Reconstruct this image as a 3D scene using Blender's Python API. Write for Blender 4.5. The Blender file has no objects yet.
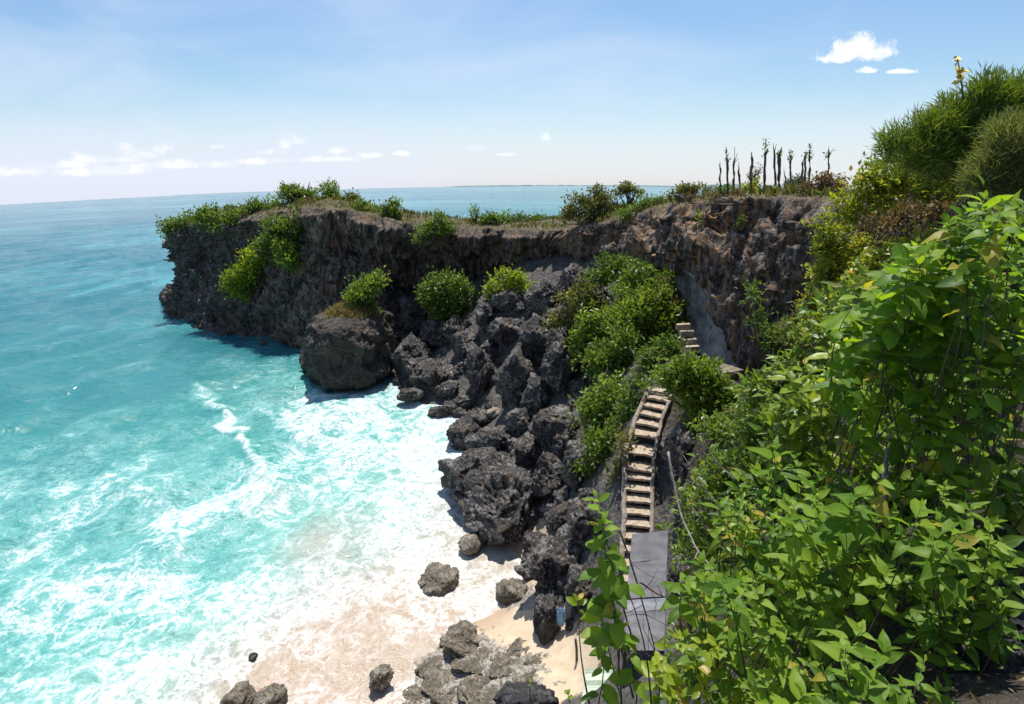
import bpy, bmesh, math, random
import numpy as np
from mathutils import Matrix, Vector
random.seed(7)
RS = np.random.RandomState(11)
SC = bpy.context.scene
COL = SC.collection

# ------------------------------------------------------------------ camera numbers
F_PX, CAM_H = 600.0, 27.0
PITCH, ROLL = math.radians(20.0), math.radians(0.4)
R_SEA = 2 * CAM_H / 0.08 ** 2            # the sea is a gently curved sheet, as the real one is
FWD = np.array([0, math.cos(PITCH), -math.sin(PITCH)])
UP0 = np.array([0, math.sin(PITCH), math.cos(PITCH)])
RT0 = np.array([1.0, 0, 0])
RT = RT0 * math.cos(ROLL) - UP0 * math.sin(ROLL)
UPV = UP0 * math.cos(ROLL) + RT0 * math.sin(ROLL)
CAM = np.array([0, 0, CAM_H])


def ray(px, py):
    return FWD + RT * ((px - 512) / F_PX) + UPV * ((352 - py) / F_PX)


def at_z(px, py, z=0.0):
    d = ray(px, py)
    return CAM + d * ((z - CAM_H) / d[2])


def at_y(px, py, y):
    d = ray(px, py)
    return CAM + d * (y / d[1])


def scale_at(p):                          # metres per pixel of the photograph at point p
    return float(np.dot(np.asarray(p) - CAM, FWD)) / F_PX


def project(P):
    q = P - CAM
    w = q @ FWD
    return 512 + F_PX * (q @ RT) / w, 352 - F_PX * (q @ UPV) / w


# ------------------------------------------------------------------ noise
_perm = np.tile(np.random.RandomState(3).permutation(256), 3)
_grad = np.random.RandomState(5).normal(size=(256, 3))
_grad /= np.linalg.norm(_grad, axis=1)[:, None]
_cell = np.random.RandomState(9).rand(256, 3)


def perlin(P):
    P = np.asarray(P, float)
    i = np.floor(P).astype(int)
    f = P - i
    i &= 255
    u = f * f * f * (f * (f * 6 - 15) + 10)
    out = np.zeros(len(P))
    for dx in (0, 1):
        wx = u[:, 0] if dx else 1 - u[:, 0]
        for dy in (0, 1):
            wy = u[:, 1] if dy else 1 - u[:, 1]
            for dz in (0, 1):
                wz = u[:, 2] if dz else 1 - u[:, 2]
                h = _perm[_perm[_perm[(i[:, 0] + dx) & 255] + ((i[:, 1] + dy) & 255)] + ((i[:, 2] + dz) & 255)]
                g = _grad[h]
                out += wx * wy * wz * (g[:, 0] * (f[:, 0] - dx) + g[:, 1] * (f[:, 1] - dy) + g[:, 2] * (f[:, 2] - dz))
    return out * 1.6


def fbm(P, octaves=4, gain=0.5, ridged=False):
    P = np.asarray(P, float)
    s, a, t = np.zeros(len(P)), 1.0, 0.0
    for k in range(octaves):
        n = perlin(P * (2.03 ** k) + 17.3 * k)
        s += a * ((1 - 2 * np.abs(n)) if ridged else n)
        t += a
        a *= gain
    return s / t


def worley(P):
    P = np.asarray(P, float)
    i = np.floor(P).astype(int)
    best = np.full(len(P), 9.0)
    second = np.full(len(P), 9.0)
    ident = np.zeros(len(P))
    for dx in (-1, 0, 1):
        for dy in (-1, 0, 1):
            for dz in (-1, 0, 1):
                c = i + np.array([dx, dy, dz])
                h = _perm[_perm[_perm[c[:, 0] & 255] + (c[:, 1] & 255)] + (c[:, 2] & 255)]
                d = np.linalg.norm(c + _cell[h] - P, axis=1)
                m = d < best
                second = np.where(m, best, np.minimum(second, d))
                best = np.where(m, d, best)
                ident = np.where(m, _cell[h][:, 1], ident)
    return best, second, ident


# ------------------------------------------------------------------ objects
def tag(o, label=None, cat=None, group=None, kind=None):
    if label: o['label'] = label
    if cat: o['category'] = cat
    if group: o['group'] = group
    if kind: o['kind'] = kind
    return o


def empty(name, loc, label, cat, group=None):
    o = bpy.data.objects.new(name, None)
    o.empty_display_size = 0.2
    o.location = tuple(float(v) for v in loc)
    COL.objects.link(o)
    return tag(o, label, cat, group)


def mesh_object(name, V, faces, mat, parent=None, smooth=True, attrs=None, origin=None):
    """faces: list of int arrays (n,3) or (n,4). V in world coordinates; origin = where the object's own origin goes."""
    V = np.asarray(V, float)
    if origin is None:
        origin = np.array(parent.location) if parent is not None else np.zeros(3)
    L = V - np.asarray(origin)
    me = bpy.data.meshes.new(name)
    faces = [np.asarray(f) for f in faces if len(f)]
    idx = np.concatenate([f.ravel() for f in faces]).astype(np.int32)
    tot = np.concatenate([np.full(len(f), f.shape[1]) for f in faces]).astype(np.int32)
    start = np.concatenate([[0], np.cumsum(tot)[:-1]]).astype(np.int32)
    me.vertices.add(len(L)); me.vertices.foreach_set('co', L.astype(np.float32).ravel())
    me.loops.add(len(idx)); me.loops.foreach_set('vertex_index', idx)
    me.polygons.add(len(tot)); me.polygons.foreach_set('loop_start', start); me.polygons.foreach_set('loop_total', tot)
    me.polygons.foreach_set('use_smooth', np.full(len(tot), bool(smooth)))
    for k, a in (attrs or {}).items():
        a = np.asarray(a, np.float32)
        if a.ndim == 1:
            me.attributes.new(k, 'FLOAT', 'POINT').data.foreach_set('value', a)
        else:
            me.attributes.new(k, 'FLOAT_VECTOR', 'POINT').data.foreach_set('vector', a.ravel())
    me.update(calc_edges=True); me.validate()
    if mat: me.materials.append(mat)
    o = bpy.data.objects.new(name, me)
    COL.objects.link(o)
    if parent is not None:
        o.parent = parent
        if tuple(origin) != tuple(parent.location):
            o.location = tuple(np.asarray(origin) - np.array(parent.location))
    else:
        o.location = tuple(float(v) for v in origin)
    return o


def grid_faces(n, m, wrap=False):
    a = np.arange(n * m).reshape(n, m)
    if wrap:
        a = np.concatenate([a, a[:, :1]], 1)
    return np.stack([a[:-1, :-1].ravel(), a[1:, :-1].ravel(), a[1:, 1:].ravel(), a[:-1, 1:].ravel()], 1)


class Acc:
    def __init__(s):
        s.V, s.F, s.A, s.n = [], [], [], 0

    def add(s, V, F, A=None):
        V = np.asarray(V, float)
        s.V.append(V)
        for f in (F if isinstance(F, list) else [F]):
            s.F.append(np.asarray(f) + s.n)
        s.A.append(np.zeros((len(V), 3)) if A is None else A)
        s.n += len(V)

    def tube(s, pts, radii, seg=6):
        pts = np.asarray(pts, float)
        n = len(pts)
        radii = np.broadcast_to(np.asarray(radii, float), (n,))
        T = np.gradient(pts, axis=0)
        T /= np.linalg.norm(T, axis=1)[:, None] + 1e-9
        ref = np.array([0, 0, 1.0]) if abs(T[:, 2]).mean() < 0.8 else np.array([1.0, 0, 0])
        A = np.cross(T, ref); A /= np.linalg.norm(A, axis=1)[:, None] + 1e-9
        B = np.cross(T, A)
        an = np.linspace(0, 2 * math.pi, seg, endpoint=False)
        V = pts[:, None] + radii[:, None, None] * (A[:, None] * np.cos(an)[None, :, None] + B[:, None] * np.sin(an)[None, :, None])
        V = V.reshape(-1, 3)
        F = grid_faces(n, seg, True)
        cap = np.arange(seg)
        V = np.concatenate([V, pts[:1], pts[-1:]])
        c0 = np.stack([np.full(seg, n * seg), cap, (cap + 1) % seg], 1)
        c1 = np.stack([np.full(seg, n * seg + 1), (n - 1) * seg + (cap + 1) % seg, (n - 1) * seg + cap], 1)
        s.add(V, [F, c0, c1])

    def box(s, c, ax, ay, az):
        """ax, ay, az are half-extent vectors"""
        c, ax, ay, az = (np.asarray(v, float) for v in (c, ax, ay, az))
        V = np.array([c + i * ax + j * ay + k * az for k in (-1, 1) for j in (-1, 1) for i in (-1, 1)])
        s.add(V, np.array([[0, 2, 3, 1], [4, 5, 7, 6], [0, 1, 5, 4], [2, 6, 7, 3], [0, 4, 6, 2], [1, 3, 7, 5]]))

    def build(s, name, mat, parent=None, smooth=True, origin=None, attr=None):
        o = mesh_object(name, np.concatenate(s.V), s.F, mat, parent, smooth,
                        {attr: np.concatenate(s.A)} if attr else None, origin)
        return o


def norm(a):
    return a / (np.linalg.norm(a, axis=-1, keepdims=True) + 1e-9)


# ------------------------------------------------------------------ node helpers
class NT:
    def __init__(s, tree):
        s.t = tree

    def n(s, typ, **kw):
        nd = s.t.nodes.new(typ)
        for k, v in kw.items():
            if k.startswith('i_'):
                nd.inputs[k[2:].replace('_', ' ')].default_value = v
            else:
                setattr(nd, k, v)
        return nd

    def l(s, a, b):
        s.t.links.new(a, b)

    def val(s, x, sock):
        if hasattr(x, 'is_linked'):
            s.l(x, sock)
        else:
            sock.default_value = x

    def math(s, op, a, b=0.0, c=None, clamp=False):
        nd = s.n('ShaderNodeMath', operation=op, use_clamp=clamp)
        s.val(a, nd.inputs[0]); s.val(b, nd.inputs[1])
        if c is not None: s.val(c, nd.inputs[2])
        return nd.outputs[0]

    def smooth(s, x, lo, hi, a=0.0, b=1.0):
        nd = s.n('ShaderNodeMapRange', interpolation_type='SMOOTHSTEP')
        s.val(x, nd.inputs[0])
        for k, v in zip((1, 2, 3, 4), (lo, hi, a, b)): s.val(v, nd.inputs[k])
        return nd.outputs[0]

    def mix(s, f, a, b, typ='MIX'):
        nd = s.n('ShaderNodeMix', data_type='RGBA', blend_type=typ)
        s.val(f, nd.inputs[0])
        for x, k in ((a, 6), (b, 7)):
            if isinstance(x, tuple): x = x + (1,) if len(x) == 3 else x
            s.val(x, nd.inputs[k])
        return nd.outputs[2]

    def noise(s, vec, scale, detail=4, rough=0.55, dist=0.0, out='Fac'):
        nd = s.n('ShaderNodeTexNoise')
        s.l(vec, nd.inputs['Vector'])
        nd.inputs['Scale'].default_value = scale; nd.inputs['Detail'].default_value = detail
        nd.inputs['Roughness'].default_value = rough; nd.inputs['Distortion'].default_value = dist
        return nd.outputs[out]

    def voro(s, vec, scale, feature='F1', rnd=1.0):
        nd = s.n('ShaderNodeTexVoronoi', feature=feature)
        s.l(vec, nd.inputs['Vector']); nd.inputs['Scale'].default_value = scale
        nd.inputs['Randomness'].default_value = rnd
        return nd.outputs['Distance']

    def attr(s, name, out='Fac'):
        return s.n('ShaderNodeAttribute', attribute_name=name).outputs[out]

    def mapping(s, vec, scale=(1, 1, 1), loc=(0, 0, 0), rot=(0, 0, 0)):
        nd = s.n('ShaderNodeMapping')
        s.l(vec, nd.inputs[0]); nd.inputs['Scale'].default_value = scale
        nd.inputs['Location'].default_value = loc; nd.inputs['Rotation'].default_value = rot
        return nd.outputs[0]

    def vadd(s, a, b, op='ADD'):
        nd = s.n('ShaderNodeVectorMath', operation=op)
        s.val(a, nd.inputs[0]); s.val(b, nd.inputs[1])
        return nd.outputs[0]

    def bump(s, h, strength, dist, normal=None):
        nd = s.n('ShaderNodeBump')
        s.l(h, nd.inputs['Height']); nd.inputs['Strength'].default_value = strength; nd.inputs['Distance'].default_value = dist
        if normal is not None: s.l(normal, nd.inputs['Normal'])
        return nd.outputs[0]


def new_mat(name):
    m = bpy.data.materials.new(name); m.use_nodes = True
    t = NT(m.node_tree)
    b = m.node_tree.nodes['Principled BSDF']
    return m, t, b


def obj_coord(t, jitter=True):
    tc = t.n('ShaderNodeTexCoord').outputs['Object']
    if not jitter: return tc
    oi = t.n('ShaderNodeObjectInfo').outputs['Random']
    off = t.math('MULTIPLY', oi, 57.0)
    cx = t.n('ShaderNodeCombineXYZ'); t.l(off, cx.inputs[0]); t.l(off, cx.inputs[1])
    return t.vadd(tc, cx.outputs[0])


def rock_mat(name, dark, mid, light, warm, warm_amt=0.3, scale=1.0, bump=0.09, streak=False):
    m, t, b = new_mat(name)
    v = obj_coord(t)
    n1 = t.noise(v, 0.7 * scale, 6, 0.6)
    n2 = t.noise(v, 5 * scale, 6, 0.65)
    n3 = t.noise(t.mapping(v, (1.6, 1.6, .35)), 1.1 * scale, 5, 0.6, 0.6)
    w1 = t.voro(v, 3.2 * scale)
    w2 = t.voro(t.vadd(v, t.noise(v, 4 * scale, 3, out='Color')), 8 * scale)
    c = t.mix(t.smooth(t.noise(v, 9 * scale, 5, .7), .36, .64), dark, mid)
    c = t.mix(t.math('MULTIPLY', t.smooth(t.math('ADD', t.math('MULTIPLY', n1, .45), t.math('MULTIPLY', n2, .55)), .49, .6), .75), c, light)
    c = t.mix(t.math('MULTIPLY', t.smooth(n3, .5, .66), warm_amt), c, warm)
    c = t.mix(t.smooth(w1, .02, .2, .55, 0.), c, tuple(x * .35 for x in dark))
    t.l(c, b.inputs['Base Color'])
    b.inputs['Roughness'].default_value = .85
    h = t.math('ADD', t.math('MULTIPLY', n2, .8), t.math('ADD', t.math('MULTIPLY', w1, .9), t.math('MULTIPLY', w2, .45)))
    t.l(t.bump(h, 1.0, bump / scale), b.inputs['Normal'])
    return m


M = {}
M['boulder'] = rock_mat('karst boulder rock', (.016, .015, .015), (.075, .07, .067), (.36, .335, .31), (.22, .155, .1), .45, 1.0, .2)
M['buttress'] = rock_mat('brown sea washed rock', (.018, .016, .014), (.062, .053, .045), (.15, .125, .1), (.14, .09, .05), .5, .7, .22)
M['boulder_pale'] = rock_mat('pale washed rock', (.13, .11, .085), (.27, .23, .18), (.42, .37, .29), (.3, .2, .12), .3, 1.4, .08)
M['boulder_near'] = rock_mat('dark near rock', (.02, .02, .024), (.06, .06, .064), (.17, .165, .165), (.09, .06, .05), .2, 3.0, .1)
M['reef'] = rock_mat('weedy reef rock', (.045, .04, .028), (.2, .178, .138), (.42, .375, .30), (.2, .12, .05), .4, 2.2, .08)


def cliff_mat():
    m, t, b = new_mat('cliff rock')
    v = obj_coord(t, False)
    warmth, cave, top = t.attr('warmth'), t.attr('cave'), t.attr('top')
    n1 = t.noise(v, .35, 6, .6)
    n2 = t.noise(v, 2.4, 7, .65)
    st = t.noise(t.mapping(v, (1.5, 1.5, .16)), 1.2, 6, .62, .5)
    st2 = t.noise(t.mapping(v, (1.2, 1.2, .22), (9, 4, 2)), 2.6, 5, .6, .4)
    w1 = t.voro(v, 1.6)
    w2 = t.voro(t.vadd(v, t.noise(v, 2.5, 3, out='Color')), 4.5)
    c = t.mix(t.smooth(n2, .36, .64), (.024, .02, .018), (.095, .08, .07))
    c = t.mix(t.math('MULTIPLY', t.smooth(t.math('ADD', t.math('MULTIPLY', n1, .5), t.math('MULTIPLY', n2, .5)), .49, .6), .6), c, (.2, .175, .155))
    c = t.mix(t.math('MULTIPLY', t.smooth(st2, .55, .68), .7), c, (.38, .345, .31))
    wm = t.math('MULTIPLY', t.smooth(st, .46, .6), t.math('ADD', t.math('MULTIPLY', warmth, 1.15), .14), clamp=True)
    c = t.mix(wm, c, t.mix(t.smooth(n2, .35, .65), (.42, .225, .1), (.3, .2, .125)))
    c = t.mix(t.smooth(w1, .02, .22, .6, 0.), c, (.012, .011, .012))
    pale = t.mix(t.smooth(t.noise(v, .8, 7, .68), .35, .62), (.3, .285, .275), (.64, .62, .61))
    pale = t.mix(t.smooth(st2, .52, .66, 0., .4), pale, (.13, .115, .105))
    cave = t.smooth(t.math('ADD', cave, t.math('MULTIPLY', t.math('SUBTRACT', t.noise(v, 1.6, 5, .6), .5), .6)), .35, .6)
    c = t.mix(cave, c, pale)
    # soil and dry grass on the flat top
    g = t.noise(v, 1.3, 6, .65)
    gc = t.mix(t.smooth(g, .36, .6), (.15, .1, .058), (.075, .075, .026))
    gc = t.mix(t.smooth(t.noise(v, 6, 4, .6), .55, .7), gc, (.2, .155, .085))
    geo = t.n('ShaderNodeNewGeometry').outputs['Normal']
    sep = t.n('ShaderNodeSeparateXYZ'); t.l(geo, sep.inputs[0])
    upm = t.math('MULTIPLY', t.smooth(t.math('ADD', sep.outputs[2], t.math('MULTIPLY', t.math('SUBTRACT', n2, .5), .5)), .5, .75), top)
    c = t.mix(upm, c, gc)
    t.l(c, b.inputs['Base Color'])
    b.inputs['Roughness'].default_value = .9
    h = t.math('ADD', t.math('MULTIPLY', n2, .9), t.math('ADD', t.math('MULTIPLY', w1, .6), t.math('ADD', t.math('MULTIPLY', st, .9), t.math('MULTIPLY', w2, .35))))
    t.l(t.bump(h, 1.0, .34), b.inputs['Normal'])
    return m


def ground_mat():
    m, t, b = new_mat('ground sand rock and soil')
    v = obj_coord(t, False)
    rock, soil, wet = t.attr('rock'), t.attr('soil'), t.attr('wet')
    n = t.noise(v, 1.2, 7, .65)
    n2 = t.noise(v, 7, 6, .65)
    fine = t.noise(v, 40, 3, .6)
    sand = t.mix(t.smooth(n, .35, .65), (.53, .43, .30), (.45, .35, .24))
    sand = t.mix(t.math('MULTIPLY', t.smooth(n2, .55, .7), .45), sand, (.30, .24, .17))
    sand = t.mix(t.math('MULTIPLY', t.smooth(fine, .5, .7), .25), sand, (.75, .64, .48))
    sand = t.mix(t.math('MULTIPLY', wet, .85), sand, (.36, .25, .165))
    w1 = t.voro(v, 3.0)
    rc = t.mix(t.smooth(n2, .3, .7), (.035, .033, .032), (.12, .11, .1))
    rc = t.mix(t.math('MULTIPLY', t.smooth(n, .5, .7), .7), rc, (.2, .18, .155))
    rm = t.smooth(t.math('ADD', rock, t.math('MULTIPLY', t.math('SUBTRACT', n, .5), 1.1)), .4, .6)
    c = t.mix(rm, sand, rc)
    rf = t.smooth(t.math('ADD', t.attr('reef'), t.math('MULTIPLY', t.math('SUBTRACT', t.noise(v, 1.9, 6, .62), .5), 1.9)), .4, .56)
    rfc = t.mix(t.smooth(t.noise(v, 5, 7, .7), .4, .6), (.12, .105, .08), (.33, .3, .255))
    c = t.mix(rf, c, rfc)
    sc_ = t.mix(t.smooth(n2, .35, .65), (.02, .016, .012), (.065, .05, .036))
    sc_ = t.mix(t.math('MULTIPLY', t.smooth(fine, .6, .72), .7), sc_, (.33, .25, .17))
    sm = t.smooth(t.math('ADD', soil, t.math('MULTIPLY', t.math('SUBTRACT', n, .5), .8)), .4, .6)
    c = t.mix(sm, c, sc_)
    t.l(c, b.inputs['Base Color'])
    t.l(t.math('SUBTRACT', .9, t.math('MULTIPLY', wet, .45)), b.inputs['Roughness'])
    h = t.math('ADD', t.math('MULTIPLY', n2, t.math('ADD', .12, rm)), t.math('ADD', t.math('MULTIPLY', w1, rm), t.math('MULTIPLY', fine, .08)))
    t.l(t.bump(h, 1.0, .14), b.inputs['Normal'])
    return m


def water_mat():
    m, t, b = new_mat('sea water and foam')
    v = obj_coord(t, False)
    dens, hue, far = t.attr('foam'), t.attr('hue'), t.attr('far')
    cr = t.n('ShaderNodeValToRGB')
    t.l(t.math('MULTIPLY', t.math('ADD', hue, t.math('MULTIPLY', t.math('SUBTRACT', t.noise(v, .09, 5, .6), .5), .5)), .5), cr.inputs[0])
    e = cr.color_ramp.elements
    e[0].position = 0.0; e[0].color = (.018, .115, .175, 1)
    e[1].position = 1.0; e[1].color = (.36, .268, .19, 1)
    for p, c in ((.2, (.020, .125, .165)), (.42, (.032, .185, .19)), (.55, (.055, .262, .24)), (.72, (.13, .30, .26)), (.86, (.27, .28, .225))):
        k = e.new(p); k.color = c + (1,)
    # streaky darker and lighter patches out at sea
    band = t.noise(t.mapping(v, (.012, .03, 1)), 1.0, 5, .6, .4)
    col = t.mix(t.math('MULTIPLY', t.smooth(band, .45, .68), t.math('MULTIPLY', far, .55)), cr.outputs[0], (.12, .38, .42))
    # foam: warped lace + patches, thresholded by the local amount
    warp = t.n('ShaderNodeTexNoise'); t.l(v, warp.inputs['Vector'])
    warp.inputs['Scale'].default_value = .45; warp.inputs['Detail'].default_value = 5
    wv = t.n('ShaderNodeVectorMath', operation='SCALE'); t.l(warp.outputs['Color'], wv.inputs[0]); wv.inputs[3].default_value = 3.2
    vw = t.vadd(v, wv.outputs[0])
    warp2 = t.n('ShaderNodeTexNoise'); t.l(v, warp2.inputs['Vector'])
    warp2.inputs['Scale'].default_value = 2.2; warp2.inputs['Detail'].default_value = 4
    wv2 = t.n('ShaderNodeVectorMath', operation='SCALE'); t.l(warp2.outputs['Color'], wv2.inputs[0]); wv2.inputs[3].default_value = .8
    vw2 = t.vadd(vw, wv2.outputs[0])
    n_big = t.noise(t.vadd(v, wv.outputs[0]), .2, 8, .62)
    n_fil = t.noise(vw, .55, 5, .6)
    fil = t.math('POWER', t.math('SUBTRACT', 1.0, t.math('ABSOLUTE', t.math('MULTIPLY', t.math('SUBTRACT', n_fil, .5), 5.0)), clamp=True), 1.6)
    n_fil2 = t.noise(vw2, 1.7, 4, .6)
    fil2 = t.math('POWER', t.math('SUBTRACT', 1.0, t.math('ABSOLUTE', t.math('MULTIPLY', t.math('SUBTRACT', n_fil2, .5), 5.5)), clamp=True), 1.4)
    fine = t.noise(vw2, 3.2, 6, .68)
    lvl = t.math('ADD', t.math('MULTIPLY', dens, .8), t.math('MULTIPLY', t.math('SUBTRACT', n_big, .5), 1.75))
    lvl = t.math('ADD', lvl, t.math('MULTIPLY', t.math('SUBTRACT', fil, .3), t.math('ADD', .12, t.math('MULTIPLY', dens, .46))))
    lvl = t.math('ADD', lvl, t.math('MULTIPLY', t.math('SUBTRACT', fil2, .3), t.math('ADD', .06, t.math('MULTIPLY', dens, .38))))
    lvl = t.math('ADD', lvl, t.math('MULTIPLY', t.math('SUBTRACT', fine, .5), .75))
    glint_fleck = t.smooth(t.noise(t.mapping(v, (1.0, 2.0, 1), rot=(0, 0, .35)), 3.4, 5, .62), .6, .72)  # sun glints on the water, painted in as pale foam flecks
    zone = t.math('MULTIPLY', t.smooth(t.noise(v, .16, 3, .5), .46, .62), t.math('MULTIPLY', t.smooth(dens, .12, .35), t.smooth(hue, 1.2, 1.5, 1., 0.)))
    lvl = t.math('ADD', lvl, t.math('MULTIPLY', t.math('MULTIPLY', glint_fleck, zone), .75))
    foam = t.smooth(lvl, .4, 1.02)
    veil = t.math('MULTIPLY', t.smooth(lvl, .1, .7), .3)
    fm = t.math('MAXIMUM', foam, veil)
    fcol = t.mix(t.smooth(t.math('ADD', t.math('MULTIPLY', fine, .5), t.math('MULTIPLY', fil2, .5)), .15, .6), t.mix(t.smooth(hue, 1.5, 2.0), (.23, .375, .37), (.36, .30, .245)), t.mix(t.smooth(hue, 1.5, 2.0), (.50, .545, .545), (.52, .495, .465)))
    fcol = t.mix(t.math('MULTIPLY', t.smooth(fm, .35, .75, 1., 0.), t.smooth(hue, 1.4, 1.8, 1., 0.)), fcol, (.34, .60, .58))
    col = t.mix(fm, col, fcol)
    # stretched coordinates for the chop bump
    chopv = t.mapping(v, (.8, 1.6, 1), rot=(0, 0, .5))
    t.l(col, b.inputs['Base Color'])
    t.l(t.smooth(fm, .05, .6, .1, .8), b.inputs['Roughness'])
    b.inputs['IOR'].default_value = 1.33
    t.l(t.smooth(fm, .1, .5, .5, .05), b.inputs['Specular IOR Level'])
    n1 = t.noise(chopv, .7, 4, .5, .4)
    n2 = t.noise(t.mapping(v, (1, 1.5, 1), rot=(0, 0, -.3)), 3.2, 4, .6, .3)
    h = t.math('ADD', n1, t.math('ADD', t.math('MULTIPLY', n2, .16), t.math('MULTIPLY', fm, .0)))
    bmp = t.n('ShaderNodeBump'); t.l(h, bmp.inputs['Height']); bmp.inputs['Distance'].default_value = .42
    t.l(t.smooth(fm, .1, .7, 1.0, .22), bmp.inputs['Strength'])
    t.l(bmp.outputs[0], b.inputs['Normal'])
    return m


def leaf_mat(name, dark, mid, light, odd, trans=.4, rough=.4, glow=1.9, spec=.4):
    """leaf attribute: x = across (-1..1), y = along (0..1), z = tint (0..1)"""
    m, t, b = new_mat(name)
    sep = t.n('ShaderNodeSeparateXYZ'); t.l(t.attr('leaf', 'Vector'), sep.inputs[0])
    cr = t.n('ShaderNodeValToRGB'); t.l(sep.outputs[2], cr.inputs[0])
    e = cr.color_ramp.elements
    e[0].position = 0; e[0].color = dark + (1,)
    e[1].position = 1; e[1].color = odd + (1,)
    for p, c in ((.4, mid), (.8, light), (.93, light)):
        k = e.new(p); k.color = c + (1,)
    ab = t.math('ABSOLUTE', sep.outputs[0])
    vein = t.math('MAXIMUM', t.smooth(ab, .0, .1, 1., 0.),
                  t.math('MULTIPLY', t.smooth(t.math('ABSOLUTE', t.math('SUBTRACT', t.math('FRACT', t.math('SUBTRACT', t.math('MULTIPLY', sep.outputs[1], 7.0), t.math('MULTIPLY', ab, 1.2))), .5)), .0, .13, 1., 0.), .45))
    col = t.mix(t.math('MULTIPLY', vein, .25), cr.outputs[0], tuple(min(1, x * 1.7 + .02) for x in light))
    tc = t.n('ShaderNodeTexCoord').outputs['Object']
    mott = t.noise(tc, 14, 4, .6)
    col = t.mix(t.math('MULTIPLY', t.smooth(mott, .5, .75), .2), col, dark)
    spot = t.math('MULTIPLY', t.smooth(t.noise(tc, 38, 3, .6), .66, .74), t.smooth(t.noise(tc, 3.1, 2, .5), .48, .62))
    col = t.mix(t.math('MULTIPLY', spot, .8), col, (.16, .1, .035))
    t.l(col, b.inputs['Base Color'])
    b.inputs['Roughness'].default_value = rough
    b.inputs['Specular IOR Level'].default_value = spec
    tr = t.n('ShaderNodeBsdfTranslucent')
    t.l(t.mix(1.0, col, (glow * 1.1, glow, glow * .45), 'MULTIPLY'), tr.inputs[0])
    mx = t.n('ShaderNodeMixShader'); mx.inputs[0].default_value = trans
    t.l(b.outputs[0], mx.inputs[1]); t.l(tr.outputs[0], mx.inputs[2])
    t.l(mx.outputs[0], m.node_tree.nodes['Material Output'].inputs['Surface'])
    return m


def plain_mat(name, c1, c2, scale=8, rough=.8, bump=.02, stretch=(1, 1, 1)):
    m, t, b = new_mat(name)
    v = t.mapping(obj_coord(t), stretch)
    n = t.noise(v, scale, 6, .65)
    t.l(t.mix(t.smooth(n, .32, .68), c1, c2), b.inputs['Base Color'])
    b.inputs['Roughness'].default_value = rough
    t.l(t.bump(n, 1.0, bump), b.inputs['Normal'])
    return m


M['cliff'] = cliff_mat()
M['ground'] = ground_mat()
M['water'] = water_mat()
M['leaf_bush'] = leaf_mat('bush leaf', (.035, .07, .014), (.08, .145, .022), (.14, .215, .034), (.21, .19, .05))
M['leaf_bright'] = leaf_mat('bright bush leaf', (.05, .1, .015), (.115, .19, .024), (.185, .26, .036), (.25, .23, .05))
M['leaf_yellow'] = leaf_mat('yellowish leaf', (.08, .115, .016), (.18, .23, .026), (.3, .33, .04), (.38, .22, .06))
M['leaf_olive'] = leaf_mat('olive leaf', (.045, .06, .016), (.095, .11, .03), (.15, .155, .045), (.18, .13, .06))
M['leaf_brown'] = leaf_mat('dry brown leaf', (.05, .035, .02), (.11, .075, .035), (.17, .12, .05), (.12, .13, .04), .3)
M['leaf_needle'] = leaf_mat('wispy needle leaf', (.06, .11, .018), (.125, .2, .03), (.19, .27, .045), (.24, .24, .07), .3, .5)
M['leaf_needle_pale'] = leaf_mat('pale wispy needle leaf', (.09, .125, .035), (.17, .21, .065), (.25, .28, .1), (.3, .25, .12), .3, .5)
M['leaf_oval'] = leaf_mat('glossy oval leaf', (.026, .075, .010), (.08, .17, .014), (.185, .29, .022), (.32, .26, .035), .45, .48, 2.1, .22)
M['leaf_serrate'] = leaf_mat('soft toothed leaf', (.032, .085, .012), (.095, .185, .018), (.195, .295, .03), (.3, .25, .045), .44, .5, 2.0, .22)
M['leaf_lime'] = leaf_mat('lime leaf', (.055, .11, .012), (.13, .215, .016), (.25, .31, .024), (.36, .26, .035), .45, .4)
M['grass_dry'] = leaf_mat('dry grass', (.1, .085, .03), (.17, .14, .055), (.24, .19, .085), (.1, .13, .035), .3, .6)
M['bark'] = plain_mat('brown bark', (.05, .036, .026), (.13, .1, .075), 14, .9, .02, (1, 1, .3))
M['bark_grey'] = plain_mat('grey weathered branch', (.14, .12, .105), (.33, .30, .27), 18, .85, .01, (1, 1, .3))
M['stem'] = plain_mat('green brown stem', (.05, .045, .02), (.1, .1, .035), 30, .7, .003)
M['step'] = plain_mat('sandy step', (.26, .205, .15), (.44, .355, .265), 5, .9, .04)
M['edging'] = plain_mat('grey step edging', (.15, .12, .095), (.34, .29, .235), 6, .9, .04)
M['deck'] = plain_mat('weathered grey panel', (.045, .046, .056), (.085, .083, .098), 1.6, .55, .01, (1, 1, 1))
M['deck_pale'] = plain_mat('paler grey panel', (.09, .097, .115), (.14, .147, .17), 2.2, .5, .01)
M['sheet'] = plain_mat('pale green sheet', (.16, .22, .15), (.27, .33, .24), 3, .4, .01, (1, 5, 1))
M['bluecloth'] = plain_mat('blue plastic', (.12, .3, .55), (.3, .5, .7), 6, .5, .02)
M['petal'] = plain_mat('yellow petal', (.6, .45, .04), (.75, .62, .12), 20, .6, .003)
M['paint'] = plain_mat('white car paint', (.7, .7, .7), (.76, .76, .77), 2, .25, .0)
M['glass'] = plain_mat('dark car glass', (.015, .018, .02), (.02, .024, .03), 2, .08, .0)
M['rubber'] = plain_mat('black rubber', (.012, .012, .012), (.02, .02, .02), 9, .8, .002)
M['coast'] = plain_mat('haze tinted wooded coast', (.075, .12, .12), (.13, .19, .19), .05, 1., 0)  # distance haze is mixed into this colour; the air itself is clear
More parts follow.
